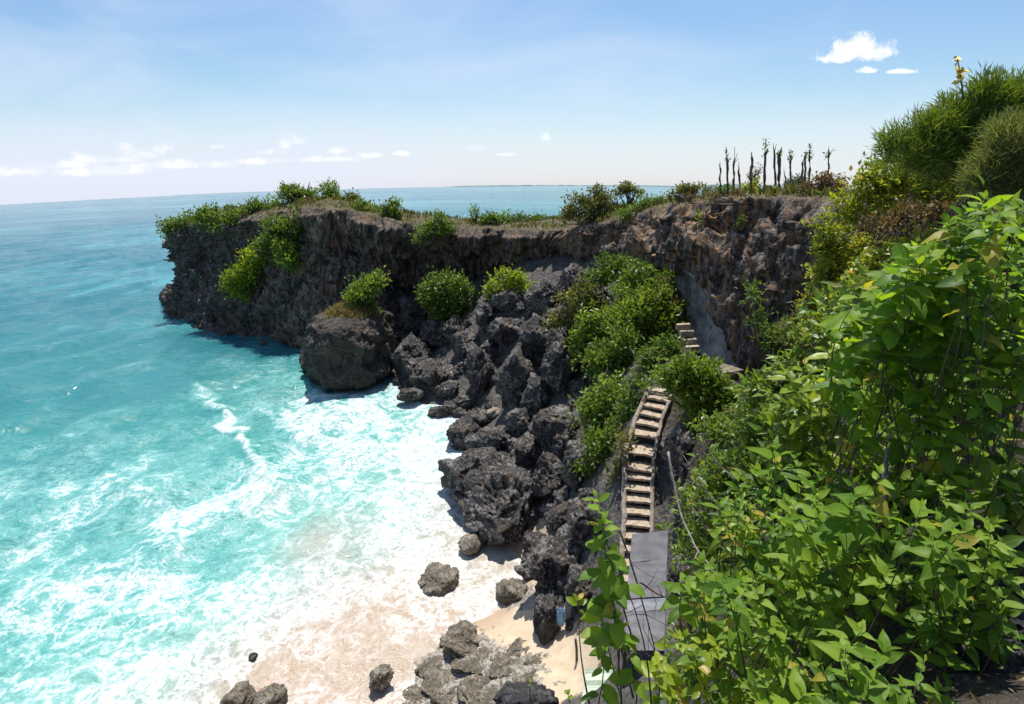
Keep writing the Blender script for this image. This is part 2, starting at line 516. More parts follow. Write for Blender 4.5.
M['leaf_far'] = leaf_mat('far grey green leaf', (.05, .08, .055), (.08, .12, .08), (.11, .15, .095), (.12, .14, .09), .3, .6)


# ------------------------------------------------------------------ terrain heights
CTRL = []
for px, py in ((430, 704), (448, 655), (478, 622), (526, 590), (520, 556), (492, 545), (470, 505), (465, 460), (455, 425), (425, 402), (400, 392)):
    CTRL.append(at_z(px, py, 0.0))
for px, py, z in ((448, 430, -.3), (452, 468, -.35), (462, 508, -.3), (486, 548, -.2), (418, 408, -.5), (300, 704, -.3), (350, 640, -.28), (380, 690, -.2), (420, 600, -.22), (470, 575, -.16), (430, 520, -.3), (300, 620, -.45), (250, 700, -.3), (200, 640, -.7), (400, 450, -.5),
                  (350, 400, -1.2), (350, 500, -.7), (250, 500, -1.6), (100, 600, -1.8), (0, 500, -3), (0, 300, -5), (150, 350, -4), (250, 360, -3), (320, 385, -2.5), (0, 700, -1.5),
                  (470, 690, .45), (465, 650, .3), (520, 620, .8), (550, 660, 1.5), (500, 700, .9), (575, 640, 2.3), (600, 690, 3.4), (545, 690, 1.7)):
    CTRL.append(at_z(px, py, z))
for px, py, Y in ((535, 545, 34), (560, 500, 35), (520, 440, 46), (565, 430, 42), (480, 420, 54), (540, 370, 54), (480, 370, 61), (440, 350, 67), (410, 372, 66), (500, 310, 65), (550, 320, 62),
                  (600, 300, 56), (640, 275, 54), (590, 400, 44), (610, 350, 49), (600, 460, 36), (590, 520, 30), (661, 390, 33.6), (640, 470, 28.8), (638, 556, 25.5), (690, 344, 39.5), (720, 374, 34.5), (745, 390, 32.5), (722, 402, 40), (695, 368, 45), (745, 425, 37), (712, 395, 43),
                  (665, 352, 43), (675, 470, 28), (690, 430, 30), (695, 520, 22), (705, 405, 31.5), (690, 600, 17.5), (640, 640, 17), (625, 700, 14),
                  (735, 540, 15), (740, 450, 21), (760, 400, 27), (700, 690, 6.5), (720, 600, 10), (800, 600, 5.6), (800, 500, 8.5), (900, 500, 5.2), (1000, 690, 2.7), (1000, 500, 4.3),
                  (900, 690, 3.2), (860, 400, 13), (950, 300, 9), (900, 250, 15), (1020, 300, 7), (960, 190, 20), (1020, 180, 15)):
    CTRL.append(at_y(px, py, Y))
for p in ((0, -8, 25.6), (8, -8, 26), (14, 0, 26.2), (-6, -8, 24), (-3, 0, 22), (1, 1.0, 24.6), (0, 5, 17), (0, 10, 8), (0, 16, 2.6), (-8, 6, 8), (-8, 14, .4), (-14, 4, 2), (-25, 0, -2), (-60, 0, -4), (-60, 100, -5),
          (20, 28, 24.4), (18.5, 24, 24.3), (24, 40, 23.6), (30, 40, 24.2), (26, 14, 25.8), (36, 8, 26), (40, 30, 25), (26, 34, 24), (3, 12, 10), (4.5, 7, 17.5), (5, 3.5, 23)):
    CTRL.append(np.array(p, float))
CTRL = np.array(CTRL)


class TPS:
    def __init__(s, P, val, reg=1e-3):
        s.P = P / 30.0
        n = len(P)
        K = s.k(s.P, s.P) + np.eye(n) * reg
        A = np.zeros((n + 3, n + 3))
        A[:n, :n] = K; A[:n, n] = 1; A[:n, n + 1:] = s.P; A[n:, :n] = A[:n, n:].T
        s.w = np.linalg.solve(A, np.concatenate([val, np.zeros(3)]))

    @staticmethod
    def k(a, b):
        r2 = ((a[:, None] - b[None]) ** 2).sum(-1)
        return .5 * r2 * np.log(r2 + 1e-12)

    def __call__(s, Q):
        Q = np.asarray(Q) / 30.0
        out = []
        for i in range(0, len(Q), 20000):
            q = Q[i:i + 20000]
            out.append(s.k(q, s.P) @ s.w[:-3] + s.w[-3] + q @ s.w[-2:])
        return np.concatenate(out)


terr = TPS(CTRL[:, :2], CTRL[:, 2], 2e-3)

# ------------------------------------------------------------------ cliff stations: rows of (px, py, Y)
def st(px, *rows):
    return [(r if len(r) == 3 else (px,) + tuple(r)) for r in rows]


STN = [
    st(190, (190, 232, 112), (190, 240, 112), (195, 252, 112), (195, 270, 112), (190, 285, 112), (185, 300, 112), (185, 312, 112)),
    st(175, (174, 233, 105), (172, 242, 105), (178, 256, 106), (179, 270, 106), (174, 286, 104), (170, 300, 104), (172, 314, 104)),
    st(168, (168, 234, 99), (166, 245, 98.5), (173, 258, 99.5), (175, 270, 99.5), (168, 288, 97), (163, 301, 96.5), (166, 316, 96)),
    st(185, (185, 226, 94), (184, 238, 93), (190, 256, 95), (190, 272, 95), (186, 292, 92.5), (182, 307, 91.5), (184, 324, 90)),
    st(220, (220, 216, 90), (220, 228, 89), (224, 250, 91), (222, 275, 91), (222, 298, 88), (222, 316, 87), (222, 336, 85)),
    st(262, (262, 214, 85), (262, 224, 84.5), (262, 250, 86), (262, 278, 85.5), (262, 305, 82.5), (262, 327, 81.5), (262, 347, 80)),
    st(300, (300, 208, 81), (303, 219, 80), (303, 250, 80.5), (302, 285, 80), (300, 312, 78), (298, 335, 77), (298, 354, 76)),
    st(325, (325, 207, 78), (328, 217, 77), (330, 250, 77.5), (330, 285, 77.5), (328, 315, 76.5), (326, 338, 75.5), (324, 367, 72)),
    st(352, (352, 210, 77), (352, 220, 76), (355, 245, 77), (358, 280, 77.5), (358, 310, 77), (358, 332, 76.5), (358, 372, 74)),
    st(400, (400, 222, 76), (400, 231, 75), (400, 255, 77), (400, 290, 78), (400, 320, 77), (400, 350, 75), (400, 392, 70)),
    st(440, (440, 226, 75), (440, 235, 74), (440, 258, 76.5), (440, 290, 77), (440, 310, 76), (440, 330, 75), (440, 352, 74)),
    st(500, (500, 229, 73.5), (500, 237, 72.5), (500, 260, 75), (500, 285, 76), (500, 300, 75.5), (500, 320, 74), (500, 347, 72)),
    st(560, (560, 230, 70), (560, 238, 69), (560, 258, 71.5), (560, 280, 73), (560, 300, 73), (560, 320, 72), (560, 347, 70)),
    st(610, (610, 221, 63), (610, 232, 62), (610, 250, 61.5), (610, 265, 63), (610, 280, 66), (610, 300, 66), (610, 332, 64)),
    st(650, (650, 210, 57), (650, 225, 55.5), (650, 248, 54.5), (652, 262, 54), (655, 266, 56.5), (655, 285, 56.5), (655, 322, 55)),
    st(690, (690, 202, 51), (690, 220, 49), (692, 250, 47.5), (694, 276, 46.5), (690, 277, 49), (690, 300, 48.5), (690, 342, 46.5)),
    st(725, (725, 197, 46), (725, 220, 44), (727, 260, 42.5), (730, 320, 41), (725, 319, 43.2), (722, 345, 42.6), (722, 382, 40.5)),
    st(757, (755, 196, 42.5), (755, 220, 41), (757, 270, 39.5), (760, 372, 37.5), (757, 368, 39.2), (752, 385, 38.4), (750, 412, 37)),
    st(790, (790, 196, 39), (790, 220, 38), (790, 260, 37), (792, 310, 35.5), (790, 340, 35), (790, 372, 34.5), (790, 422, 33)),
    st(830, (830, 199, 34), (832, 225, 33), (832, 260, 32.5), (835, 300, 32), (835, 340, 31), (835, 382, 30), (835, 442, 28)),
    st(880, (880, 205, 28), (880, 230, 27), (880, 260, 26.5), (880, 300, 26), (880, 340, 25.5), (880, 402, 25), (880, 462, 24)),
]
SA = np.array(STN, float); SA[:, 1, 2] = SA[:, 0, 2] + .1; SA[5:13, 2, 2] += 1.6; SA[9:13, 3, 2] += 2.4; SA[5:9, 3, 2] += .8
SA = np.array(SA, float)                                   # (stations, 7, 3) in (px, py, Y)
WID = np.array([7, 7, 8, 9, 9, 9, 10, 10, 9, 8, 8, 8, 9, 11, 13, 15, 16, 17, 17, 17, 17], float)
WARM = np.array([.1, .1, .1, .1, .15, .2, .45, .6, .35, .15, .2, .3, .4, .55, .7, .95, 1, .55, .25, .35, .3])


def build_cliff():
    ns = len(SA)
    seg = np.maximum(np.linalg.norm(np.diff(SA[:, 0, :2], axis=0), axis=1), 10)
    cum = np.concatenate([[0], np.cumsum(seg)])
    n = 760
    s = np.linspace(0, cum[-1], n)

    def interp(a):
        o = np.interp(s, cum, a)
        k = np.exp(-.5 * (np.arange(-14, 15) / 6.0) ** 2); k /= k.sum()
        return np.convolve(np.pad(o, 14, mode='edge'), k, 'valid')
    rows = np.stack([np.stack([interp(SA[:, r, c]) for c in range(3)], 1) for r in range(7)], 1)   # n,7,3
    W = interp(WID); warm = interp(WARM)
    d = FWD[None, None] + RT * ((rows[..., 0:1] - 512) / F_PX) + UPV * ((352 - rows[..., 1:2]) / F_PX)
    P = CAM + d * (rows[..., 2:3] / d[..., 1:2])                        # n,7,3 world
    away = P[:, 0] - CAM; away[:, 2] = 0; away = norm(away)
    drop = np.clip((s - cum[13]) / 80, 0, 1)                            # right part: plateau tilts back
    def back(fr, dz0, dz1):
        q = P[:, 0] + away * (W * fr)[:, None]
        q[:, 2] += dz0 * (1 - drop) + dz1 * drop
        return q
    b = [back(.12, .12, .05), back(.5, .55, -.7), back(.9, .1, -1.5), back(1.1, -2.5, -3.5)]
    bb = P[:, 0] + away * (W * 1.35)[:, None]; bb[:, 2] = -3
    prof = np.concatenate([bb[:, None], np.stack(b[::-1], 1), P], 1)     # n, 12, 3
    par = np.array([0, 6, 10, 17, 22, 24.5, 33, 52, 76, 92, 108, 132.])
    t = np.arange(0, 132.01, 1.0)
    m = len(t)
    G = np.stack([np.stack([np.interp(t, par, prof[i, :, c]) for c in range(3)], 1) for i in range(n)], 0)
    # soften the profile a little
    for _ in range(2):
        G[:, 1:-1] = .25 * G[:, :-2] + .5 * G[:, 1:-1] + .25 * G[:, 2:]
    du = np.gradient(G, axis=0); dv = np.gradient(G, axis=1)
    N = norm(np.cross(dv, du))
    mid = N[:, 40:60].reshape(-1, 3)
    if (mid @ np.array([0, -1.0, 0])).mean() < 0: N = -N
    p = G.reshape(-1, 3)
    face = np.clip((t - 24) / 6, 0, 1)[None].repeat(n, 0).ravel()
    A = fbm(p * np.array([.16, .16, .13]), 4) * 1.6
    lay = fbm(np.column_stack([p[:, 0] * .07, p[:, 1] * .07, p[:, 2] * .75 + .4 * perlin(p * .2)]), 4, .55, True) * .55
    B = fbm(p * np.array([.5, .5, .22]), 6, .6, True) * 1.15
    Cn = fbm(p * 1.3, 4, .6, True) * .5
    w1, w2, _ = worley(p * np.array([.4, .4, .3]))
    hol = np.clip(.3 - worley(p * np.array([.3, .3, .34]) + 5)[0], 0, 1)
    pw = p + .9 * np.stack([perlin(p * .5 + q * 9) for q in range(3)], 1)
    k1 = worley(pw * np.array([.22, .22, .13]))[2] - .5
    k2 = worley(pw * np.array([.6, .6, .36]) + 4)[2] - .5
    k3 = worley(pw * np.array([1.5, 1.5, .9]) + 8)[2] - .5
    disp = (A * .8 + .55 * B + .6 * Cn + lay + 2.2 * k1 + 1.1 * k2 + .45 * k3 - .6 * (w1 - .5) - 3.2 * hol) * face + (1 - face) * fbm(p * .5, 4) * .35
    cavemask = np.clip(np.interp(s, [cum[13], cum[14], cum[17], cum[18]], [0, 1, 1, 0]), 0, 1)
    cave = (cavemask[:, None] * np.clip((t - 78) / 4, 0, 1)[None]).ravel()
    lipm = (cavemask[:, None] * np.clip((t - 50) / 20, 0, 1)[None]).ravel()
    disp = disp * (1 - .55 * lipm) * (1 - .7 * cave)
    p2 = p + N.reshape(-1, 3) * disp[:, None]
    p2[:, 2] += (1 - face) * 0
    top = (1 - np.clip((t - 23) / 5, 0, 1))[None].repeat(n, 0).ravel()
    o = mesh_object('cliff', p2, [grid_faces(n, m)], M['cliff'], None, True,
                    {'warmth': np.repeat(warm, m), 'cave': cave, 'top': top})
    tag(o, 'dark weathered cliff and headland with overhanging rock face', 'cliff', kind='structure')
    return p2[(t[None].repeat(n, 0).ravel() > 7) & (t[None].repeat(n, 0).ravel() < 24.5)]


PLATEAU = build_cliff()


def cliff_depth(px):
    """world Y of the cliff's middle for a pixel column"""
    return np.interp(px, SA[2:, 4, 0], SA[2:, 4, 2])


# ------------------------------------------------------------------ stair lines, then the ground sheet carved to carry them
STEPS = [(636, 577), (636, 562), (637, 548), (637, 535), (638, 522), (638, 510), (638, 498), (638, 487), (639, 476), (639, 466), (641, 449), (645, 432), (648, 422), (651, 413), (655, 405), (658, 397), (660, 390)]


def on_slope(px, py, p0, slope):
    d = ray(px, py)
    # CAM.z + d.z t = p0.z + slope * (CAM.y + d.y t - p0.y)
    t = (p0[2] - slope * p0[1] - CAM_H) / (d[2] - slope * d[1])
    return CAM + d * t


P0 = at_y(637, 548, 25.9)
STAIR_C = [on_slope(px, py, P0, .62) for px, py in STEPS]
WALK_C = [at_z(650, 534, 9.4), at_z(643, 652, 9.4)]
UP_STEPS = [(692, 346), (689.5, 339), (687, 331), (683.5, 324)]
Q0 = at_y(689.5, 339, 40)
UPPER_C = [on_slope(px, py, Q0, .62) for px, py in UP_STEPS]


def make_ground():
    xs = np.arange(-80, 46.01, .36); ys = np.arange(-10, 104, .36)
    X, Yg = np.meshgrid(xs, ys)
    Q = np.stack([X.ravel(), Yg.ravel()], 1)
    z = terr(Q)
    P = np.column_stack([Q, z])
    z = np.clip(z, -6, 27)
    beach = np.clip(1 - np.abs(z - .6) / 1.6, 0, 1)
    rock = np.clip((z - 1.0) / 1.6, 0, 1)
    # open sand: a tongue of beach right of the big rock, bare rock elsewhere
    px, py = project(np.column_stack([Q, z]))
    vis = Q[:, 1] > 8
    sandy = np.exp(-(((px - 545) / 34) ** 2 + ((py - 640) / 62) ** 2)) * vis
    sandy = np.maximum(sandy, np.exp(-(((px - 575) / 30) ** 2 + ((py - 668) / 34) ** 2)) * vis)
    reef = np.clip(1.25 * np.exp(-(((px - 474) / 74) ** 2 + ((py - 676) / 46) ** 2)) + np.exp(-(((px - 525) / 22) ** 2 + ((py - 600) / 16) ** 2)), 0, 1) * vis
    reef = np.clip(reef - .5 * np.exp(-(((px - 520) / 30) ** 2 + ((py - 628) / 22) ** 2)), 0, 1)
    rock = np.where(Q[:, 1] > 37, 1, rock)
    rock = np.clip(np.maximum(rock - 1.15 * sandy, .35 * reef), 0, 1)
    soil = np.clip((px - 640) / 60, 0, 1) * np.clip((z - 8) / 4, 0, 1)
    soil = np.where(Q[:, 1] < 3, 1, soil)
    amp = rock * (1 - .6 * soil) * np.clip((z - .1) / 1.2, 0, 1)
    N3 = np.column_stack([Q, z])
    z = z + amp * (fbm(N3 * .5, 5, .55, True) * .55 + fbm(N3 * 1.6, 3, .5, True) * .2) + (1 - amp) * fbm(N3 * .45, 4) * .11
    z = z + reef * np.clip((z + .25) / .3, 0, 1) * (.3 * fbm(N3 * .9 + 5, 6, .62, True) + .06 + .25 * np.clip(fbm(N3 * .5 + 2, 3), 0, 1))
    # under and behind the cliff the sheet dives away
    behind = (Q[:, 1] > 20) & (px > 150) & (px < 850) & (Q[:, 1] > cliff_depth(np.clip(px, 150, 850)) + 1.2)
    z = np.where(behind, np.minimum(z, -3), z)
    far = (Q[:, 1] > 45) & (px >= 850)
    z = np.where(far, np.minimum(z, 18), z)
    for line, lo, wd, sl in ((STAIR_C, .5, 1.25, .9), (WALK_C, 1.4, 1.3, 1.0), (UPPER_C, .35, .7, 1.)):
        t_ = np.linspace(0, len(line) - 1, 90)
        L = np.stack([np.interp(t_, np.arange(len(line)), np.array(line)[:, c]) for c in range(3)], 1)
        near = np.nonzero((Q[:, 0] > L[:, 0].min() - 5) & (Q[:, 0] < L[:, 0].max() + 5) & (Q[:, 1] > L[:, 1].min() - 5) & (Q[:, 1] < L[:, 1].max() + 5))[0]
        D = np.sqrt(((Q[near][:, None] - L[None, :, :2]) ** 2).sum(-1))
        j = D.argmin(1); dm = D.min(1)
        z[near] = np.minimum(z[near], L[j, 2] - lo + np.maximum(0, dm - wd) * sl * 2.2)
    wet = np.clip(1 - (z - .1) / .5, 0, 1)
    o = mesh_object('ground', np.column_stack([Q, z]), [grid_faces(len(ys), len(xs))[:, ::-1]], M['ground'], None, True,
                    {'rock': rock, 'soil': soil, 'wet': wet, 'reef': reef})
    tag(o, 'sandy beach rising into rocky and earthy slope', 'ground', kind='structure')
    return xs, ys, z.reshape(len(ys), len(xs))


GX, GY, GZ = make_ground()


def ground_z(x, y):
    i = np.clip((np.asarray(x) - GX[0]) / .36, 0, len(GX) - 2.001); j = np.clip((np.asarray(y) - GY[0]) / .36, 0, len(GY) - 2.001)
    a = i.astype(int) if hasattr(i, 'astype') else int(i); b = j.astype(int) if hasattr(j, 'astype') else int(j)
    u, v = i - a, j - b
    return (GZ[b, a] * (1 - u) * (1 - v) + GZ[b, a + 1] * u * (1 - v) + GZ[b + 1, a] * (1 - u) * v + GZ[b + 1, a + 1] * u * v)


def hit(px, py, lo=1.5, hi=100):
    """first point where the sight line of a photo pixel meets the ground or the cliff's foot"""
    d = ray(px, py); d = d / d[1]
    y = np.arange(lo, hi, .1)
    P = CAM + d * y[:, None]
    g = ground_z(P[:, 0], P[:, 1])
    k = np.nonzero((P[:, 2] <= np.maximum(g, 0.0)))[0]
    return P[k[0]] if len(k) else P[-1]


# ------------------------------------------------------------------ sea
FOAM = [  # px, py, foam, hue (0 deep blue, 1 turquoise, 2 sandy)
    (0, 225, 0, .2), (0, 300, 0, .5), (0, 400, .08, .8), (0, 450, .3, .95), (0, 500, .5, 1), (0, 560, .42, 1.02), (0, 620, .48, 1.05), (0, 690, .66, 1.25), (60, 640, .62, 1.1), (50, 590, .45, 1.05),
    (60, 690, .6, 1.35), (100, 400, .06, .85), (100, 450, .25, .95), (100, 500, .52, 1), (100, 560, .45, 1.05), (100, 610, .68, 1.12), (100, 690, .7, 1.5), (150, 350, .05, .8),
    (190, 345, .03, .5), (230, 390, .18, .95), (260, 365, .22, .8), (300, 375, .5, .95), (340, 395, .6, .95), (300, 425, .78, .95), (250, 450, .35, 1.1), (200, 430, .3, 1.0),
    (150, 440, .3, 1.0), (160, 500, .55, 1.02), (170, 540, .85, 1.05), (130, 540, .4, 1.05), (270, 500, .85, 1.12), (245, 460, .6, 1.05), (220, 480, .38, 1.05), (225, 550, .42, 1.12), (300, 510, .6, 1.35),
    (315, 540, .45, 1.68), (340, 480, .8, 1.3), (400, 420, .9, 1.25), (430, 480, .97, 1.6), (440, 540, .97, 1.8), (380, 520, .85, 1.55), (350, 560, .72, 1.65), (250, 600, .72, 1.45), (200, 650, .8, 1.6),
    (150, 640, .75, 1.4), (300, 640, .8, 1.9), (340, 622, .55, 1.95), (375, 605, .55, 1.95), (420, 612, .85, 2), (350, 665, .52, 2), (325, 690, .72, 2), (395, 692, .95, 2), (250, 692, .55, 1.97),
    (200, 700, .68, 1.75), (280, 660, .66, 1.95), (410, 660, .62, 2), (470, 590, .9, 1.9), (500, 560, .88, 1.9), (380, 395, .8, 1.1), (420, 590, .85, 1.9), (170, 318, .2, .8), (320, 350, .15, .55), (250, 340, .08, .5)]


def make_sea():
    az = np.radians(np.linspace(-66, 48, 760))
    r = np.exp(np.linspace(math.log(9), math.log(R_SEA * .085 * 1.15), 640))
    A, R_ = np.meshgrid(az, r)
    x, y = (R_ * np.sin(A)).ravel(), (R_ * np.cos(A)).ravel()
    rr = R_.ravel()
    pts = np.array([at_z(a, b, 0)[:2] for a, b, _, _ in FOAM])
    ff = TPS(pts, np.array([q[2] for q in FOAM]), 3e-4)
    hf = TPS(pts, np.array([q[3] for q in FOAM]), 3e-4)
    Q = np.stack([x, y], 1)
    # outside the bay the fields run out to open-sea values
    Qc = np.stack([np.clip(x, -75, 6), np.clip(y, 16, 95)], 1)
    foam = np.clip(ff(Qc), 0, 1); foam = np.where(foam > .6, .6 + (foam - .6) * .55, foam); hue = np.clip(hf(Qc), 0, 2.05)
    open_ = np.clip((rr - 62) / 60, 0, 1); open_ = open_ * open_ * (3 - 2 * open_)
    foam *= 1 - open_
    right = np.clip((np.degrees(np.arctan2(x, y)) + 22) / 22, 0, 1)
    hue_open = np.clip(.62 - .33 * np.clip((rr - 90) / 300, 0, 1) + .25 * right, 0, 2)
    hue = hue * (1 - open_) + hue_open * open_
    # swell
    z = np.zeros_like(x)
    rs = np.random.RandomState(4)
    for k in range(26):
        th = math.radians(20) + rs.normal() * .55
        lam = rs.uniform(1.6, 11)
        ph = rs.rand() * 6.28
        z += .011 * lam ** .8 * np.sin((x * math.cos(th) - y * math.sin(th)) * 2 * math.pi / lam + ph + .9 * perlin(np.column_stack([x * .06, y * .06, np.full_like(x, k)])))
    fade = np.clip((rr - 14) / 30, .0, 1) * np.clip(1.2 - rr / 260, .0, 1)
    shallow = np.clip((1.95 - hue) / .8, 0.02, 1)
    z = z * fade * shallow
    z += .22 * np.clip(foam - .6, 0, 1) * shallow * (.5 + fbm(np.column_stack([x, y, 0 * x]) * .5, 3))
    for line, hh, wd in ((((186, 384), (208, 402), (232, 426), (254, 456), (272, 488), (282, 522)), .45, .75), (((168, 492), (164, 520), (166, 556)), .3, .8),
                         (((60, 430), (110, 470), (150, 498), (205, 520)), .16, .8), (((300, 372), (330, 400), (352, 432), (362, 470)), .28, .9)):
        L = np.array([at_z(a, b, 0)[:2] for a, b in line])
        tt = np.linspace(0, len(L) - 1, 60)
        L = np.stack([np.interp(tt, np.arange(len(L)), L[:, c]) for c in range(2)], 1)
        near = np.nonzero((x > L[:, 0].min() - 4) & (x < L[:, 0].max() + 4) & (y > L[:, 1].min() - 4) & (y < L[:, 1].max() + 4))[0]
        q = np.stack([x[near], y[near]], 1) + np.stack([perlin(np.column_stack([x[near] * .35, y[near] * .35, np.full(len(near), 3. + c)])) for c in range(2)], 1) * 1.3
        D = np.sqrt(((q[:, None] - L[None]) ** 2).sum(-1))
        dm = D.min(1); along = tt[D.argmin(1)] / tt[-1]
        env = np.sin(np.pi * np.clip(along, .02, .98)) ** .6
        z[near] += hh * env * np.exp(-(dm / wd) ** 2)
        foam[near] = np.maximum(foam[near], np.minimum(1, 1.7 * hh + .3) * env * np.exp(-(dm / (wd * 1.1)) ** 2))
    z -= rr ** 2 / (2 * R_SEA)
    z += np.where(rr < 70, rr ** 2 / (2 * R_SEA), 70 ** 2 / (2 * R_SEA)) * 1.0        # level inside the bay
    o = mesh_object('sea', np.column_stack([x, y, z]), [grid_faces(len(r), len(az))[:, ::-1]], M['water'], None, True,
                    {'foam': foam, 'hue': hue, 'far': open_})
    tag(o, 'turquoise sea breaking in white foam on the beach', 'sea', kind='structure')


make_sea()


def make_coast():
    a = Acc()
    for a0, a1, rr, hh, seed in ((-9, 22, 640, 2.1, 1.0), (14, 40, 470, 7.5, 5.0), (-30, -20, 655, .8, 9.)):
        n = 260
        az = np.radians(np.linspace(a0, a1, n))
        e = np.clip(np.minimum(np.arange(n), np.arange(n)[::-1]) / 40, 0, 1)
        h = hh * e * (.55 + .45 * fbm(np.column_stack([az * 60, 0 * az + seed, 0 * az]), 5))
        zb = -rr ** 2 / (2 * R_SEA) + .2
        rows = []
        for dr, fr in ((0, 0.), (4, .6), (12, 1.), (40, 1.), (60, 0.)):
            rows.append(np.stack([(rr + dr) * np.sin(az), (rr + dr) * np.cos(az), -(rr + dr) ** 2 / (2 * R_SEA) - .9 + (h + 1.0 * e) * fr], 1))
        V = np.stack(rows, 0)
        a.add(V.reshape(-1, 3), grid_faces(5, n))
    o = a.build('distant_hills', M['coast'])
    tag(o, 'low blue green coast along the horizon', 'coast', kind='structure')


make_coast()

# ------------------------------------------------------------------ rocks
_ico = {}


def ico(sub):
    if sub not in _ico:
        bm = bmesh.new(); bmesh.ops.create_icosphere(bm, subdivisions=sub, radius=1)
        bm.verts.ensure_lookup_table()
        _ico[sub] = (np.array([v.co[:] for v in bm.verts]), np.array([[v.index for v in f.verts] for f in bm.faces]))
        bm.free()
    return _ico[sub]


def rock(name, label, cat, c, rad, mat='boulder', group=None, sub=5, seed=0, cuts=18, rough=1.0, flat_top=False, parent=None):
    V0, F = ico(sub)
    rs = np.random.RandomState(1000 + seed)
    V = V0.copy()
    r = np.full(len(V), 1.0)
    pl = norm(rs.normal(size=(cuts, 3)))
    dd = rs.uniform(.5, .92, cuts)
    if flat_top:
        pl[0] = (0.03, -.05, 1); pl[0] /= np.linalg.norm(pl[0]); dd[0] = .62
    for n_, d_ in zip(pl, dd):
        q = V @ n_
        r = np.where(q > 1e-3, np.minimum(r, d_ / np.maximum(q, 1e-3)), r)
    rad = np.asarray(rad, float)
    size = float(rad.mean())
    P = V * r[:, None] * rad
    sd = rs.rand(3) * 90
    N = norm(V / rad)
    k = 1.0 / size
    rot = np.linalg.qr(rs.normal(size=(3, 3)))[0]
    Pr = (P * k) @ rot
    Pw = Pr + .18 * np.stack([perlin(Pr * 3 + sd + q * 9) for q in range(3)], 1)
    b1 = worley(Pw * np.array([1.3, 1.3, 2.4]) + sd)[2] - .5
    b2 = worley(Pw * np.array([3.2, 3.2, 5.5]) + sd)[2] - .5
    pit = np.clip(.36 - worley(Pw * 5.0 + sd)[0], 0, 1)
    disp = size * rough * (.08 * fbm(Pr * 1.3 + sd, 4) + .22 * b1 + .12 * b2 + .085 * fbm(Pr * np.array([2.5, 2.5, 4.5]) + sd, 6, .62, True) - .28 * pit)
    P = P + N * disp[:, None]
    a = rs.rand() * 6.28 if not flat_top else 0
    o = mesh_object(name, P + np.asarray(c), [F], M[mat], parent, True, None, np.asarray(c, float))
    return tag(o, label, cat, group) if parent is None else o


def rock_px(label, px, py, w, h, mat='boulder', group=None, sub=5, seed=0, deep=1.0, Y=None, sink=.3, name='boulder', **kw):
    p = hit(px, py + h * sink) if Y is None else None
    Yc = p[1] if Y is None else Y
    c = at_y(px, py, Yc)
    s = scale_at(c)
    rx, rz = w * .56 * s, h * .56 * s
    c = c + np.array([0, .25 * rx, 0])
    return rock(name, label, 'rock', c, (rx, (rx + rz) * .5 * deep, rz), mat, group, sub, seed, **kw)


BOULD = 'dark boulders heaped below the cliff'
BIG = [  # px, py, w, h, label
    (413, 318, 30, 48, 'grey upright boulder leaning beside the rock buttress'),
    (410, 362, 46, 52, 'bulky dark boulder at the water behind the seaward rocks'),
    (436, 338, 46, 32, 'brown topped boulder below the leafy bush'),
    (430, 378, 36, 32, 'rounded black boulder just above the wave washed rock'),
    (411, 397, 28, 20, 'low black rock in the surf nearest the headland'),
    (447, 391, 28, 24, 'dark rock at the surf edge beside a pale stone'),
    (437, 413, 21, 16, 'small isolated dark rock standing in white foam'),
    (463, 404, 26, 20, 'wedge shaped dark rock at the edge of the foam'),
    (479, 372, 32, 66, 'tall dark crag column left of the central pair'),
    (513, 388, 40, 76, 'tallest dark crag column in the middle of the heap'),
    (503, 332, 48, 44, 'broad grooved crag high in the heap'),
    (486, 316, 20, 38, 'narrow pinkish brown crag standing upright'),
    (508, 302, 50, 28, 'grey crag right under the yellow green bush'),
    (540, 345, 46, 70, 'steep dark crag beside the large thicket'),
    (466, 346, 28, 34, 'rough brown crag left of the columns'),
    (452, 330, 24, 28, 'small crag above the brown topped boulder'),
    (536, 398, 32, 44, 'jagged knob at the foot of the steep crag'),
    (566, 362, 44, 72, 'dark overhanging crag under the thicket'),
    (461, 438, 42, 32, 'flat topped rock with pale undercut base at the foam edge'),
    (492, 444, 48, 32, 'slanting grey rock behind the foam edge'),
    (480, 420, 32, 22, 'dark rock between the wedge rock and the columns'),
    (518, 425, 36, 34, 'rough dark boulder below the tallest column'),
    (552, 436, 48, 58, 'pitted grey crag with a honeycomb surface'),
    (528, 455, 30, 36, 'dark boulder beside the honeycomb crag'),
    (482, 482, 92, 66, 'huge slanting black boulder jutting over the foam'),
    (506, 516, 84, 64, 'huge pitted black boulder with a round hollow'),
    (548, 478, 44, 52, 'dark boulder behind the huge black pair'),
    (576, 470, 34, 54, 'shaded boulder next to the stairside bushes'),
    (560, 522, 34, 40, 'dark round boulder right of the hollowed boulder'),
    (585, 520, 36, 60, 'dark boulder half hidden behind the young leafy stems'),
    (530, 545, 22, 26, 'small black boulder wedged at the foot of the huge pair'),
    (556, 572, 76, 46, 'broad pitted grey slab above the sand'),
    (546, 618, 30, 58, 'blunt dark boulder hanging over the open sand'),
    (548, 300, 44, 40, 'shaded crag between the yellow green bush and the thicket'),
    (577, 284, 44, 36, 'dark crag tucked under the cliff behind the thicket'),
    (580, 590, 36, 40, 'dark rock between the sand and the leafy stems'),
]
for i, (px, py, w, h, lab) in enumerate(BIG):
    if w < 60: w, h = w * .9, h * .92
    rock_px(lab, px, py, w, h, seed=i, group=BOULD, sub=6 if w > 38 else 5, rough=1.0)
rock_px('pale brown rock in the shadow of the huge black boulder', 468, 545, 26, 22, 'boulder_pale', seed=60, rough=.6)
rock_px('small tan stone wedged between black boulders', 452, 377, 10, 10, 'boulder_pale', seed=61, sub=4)
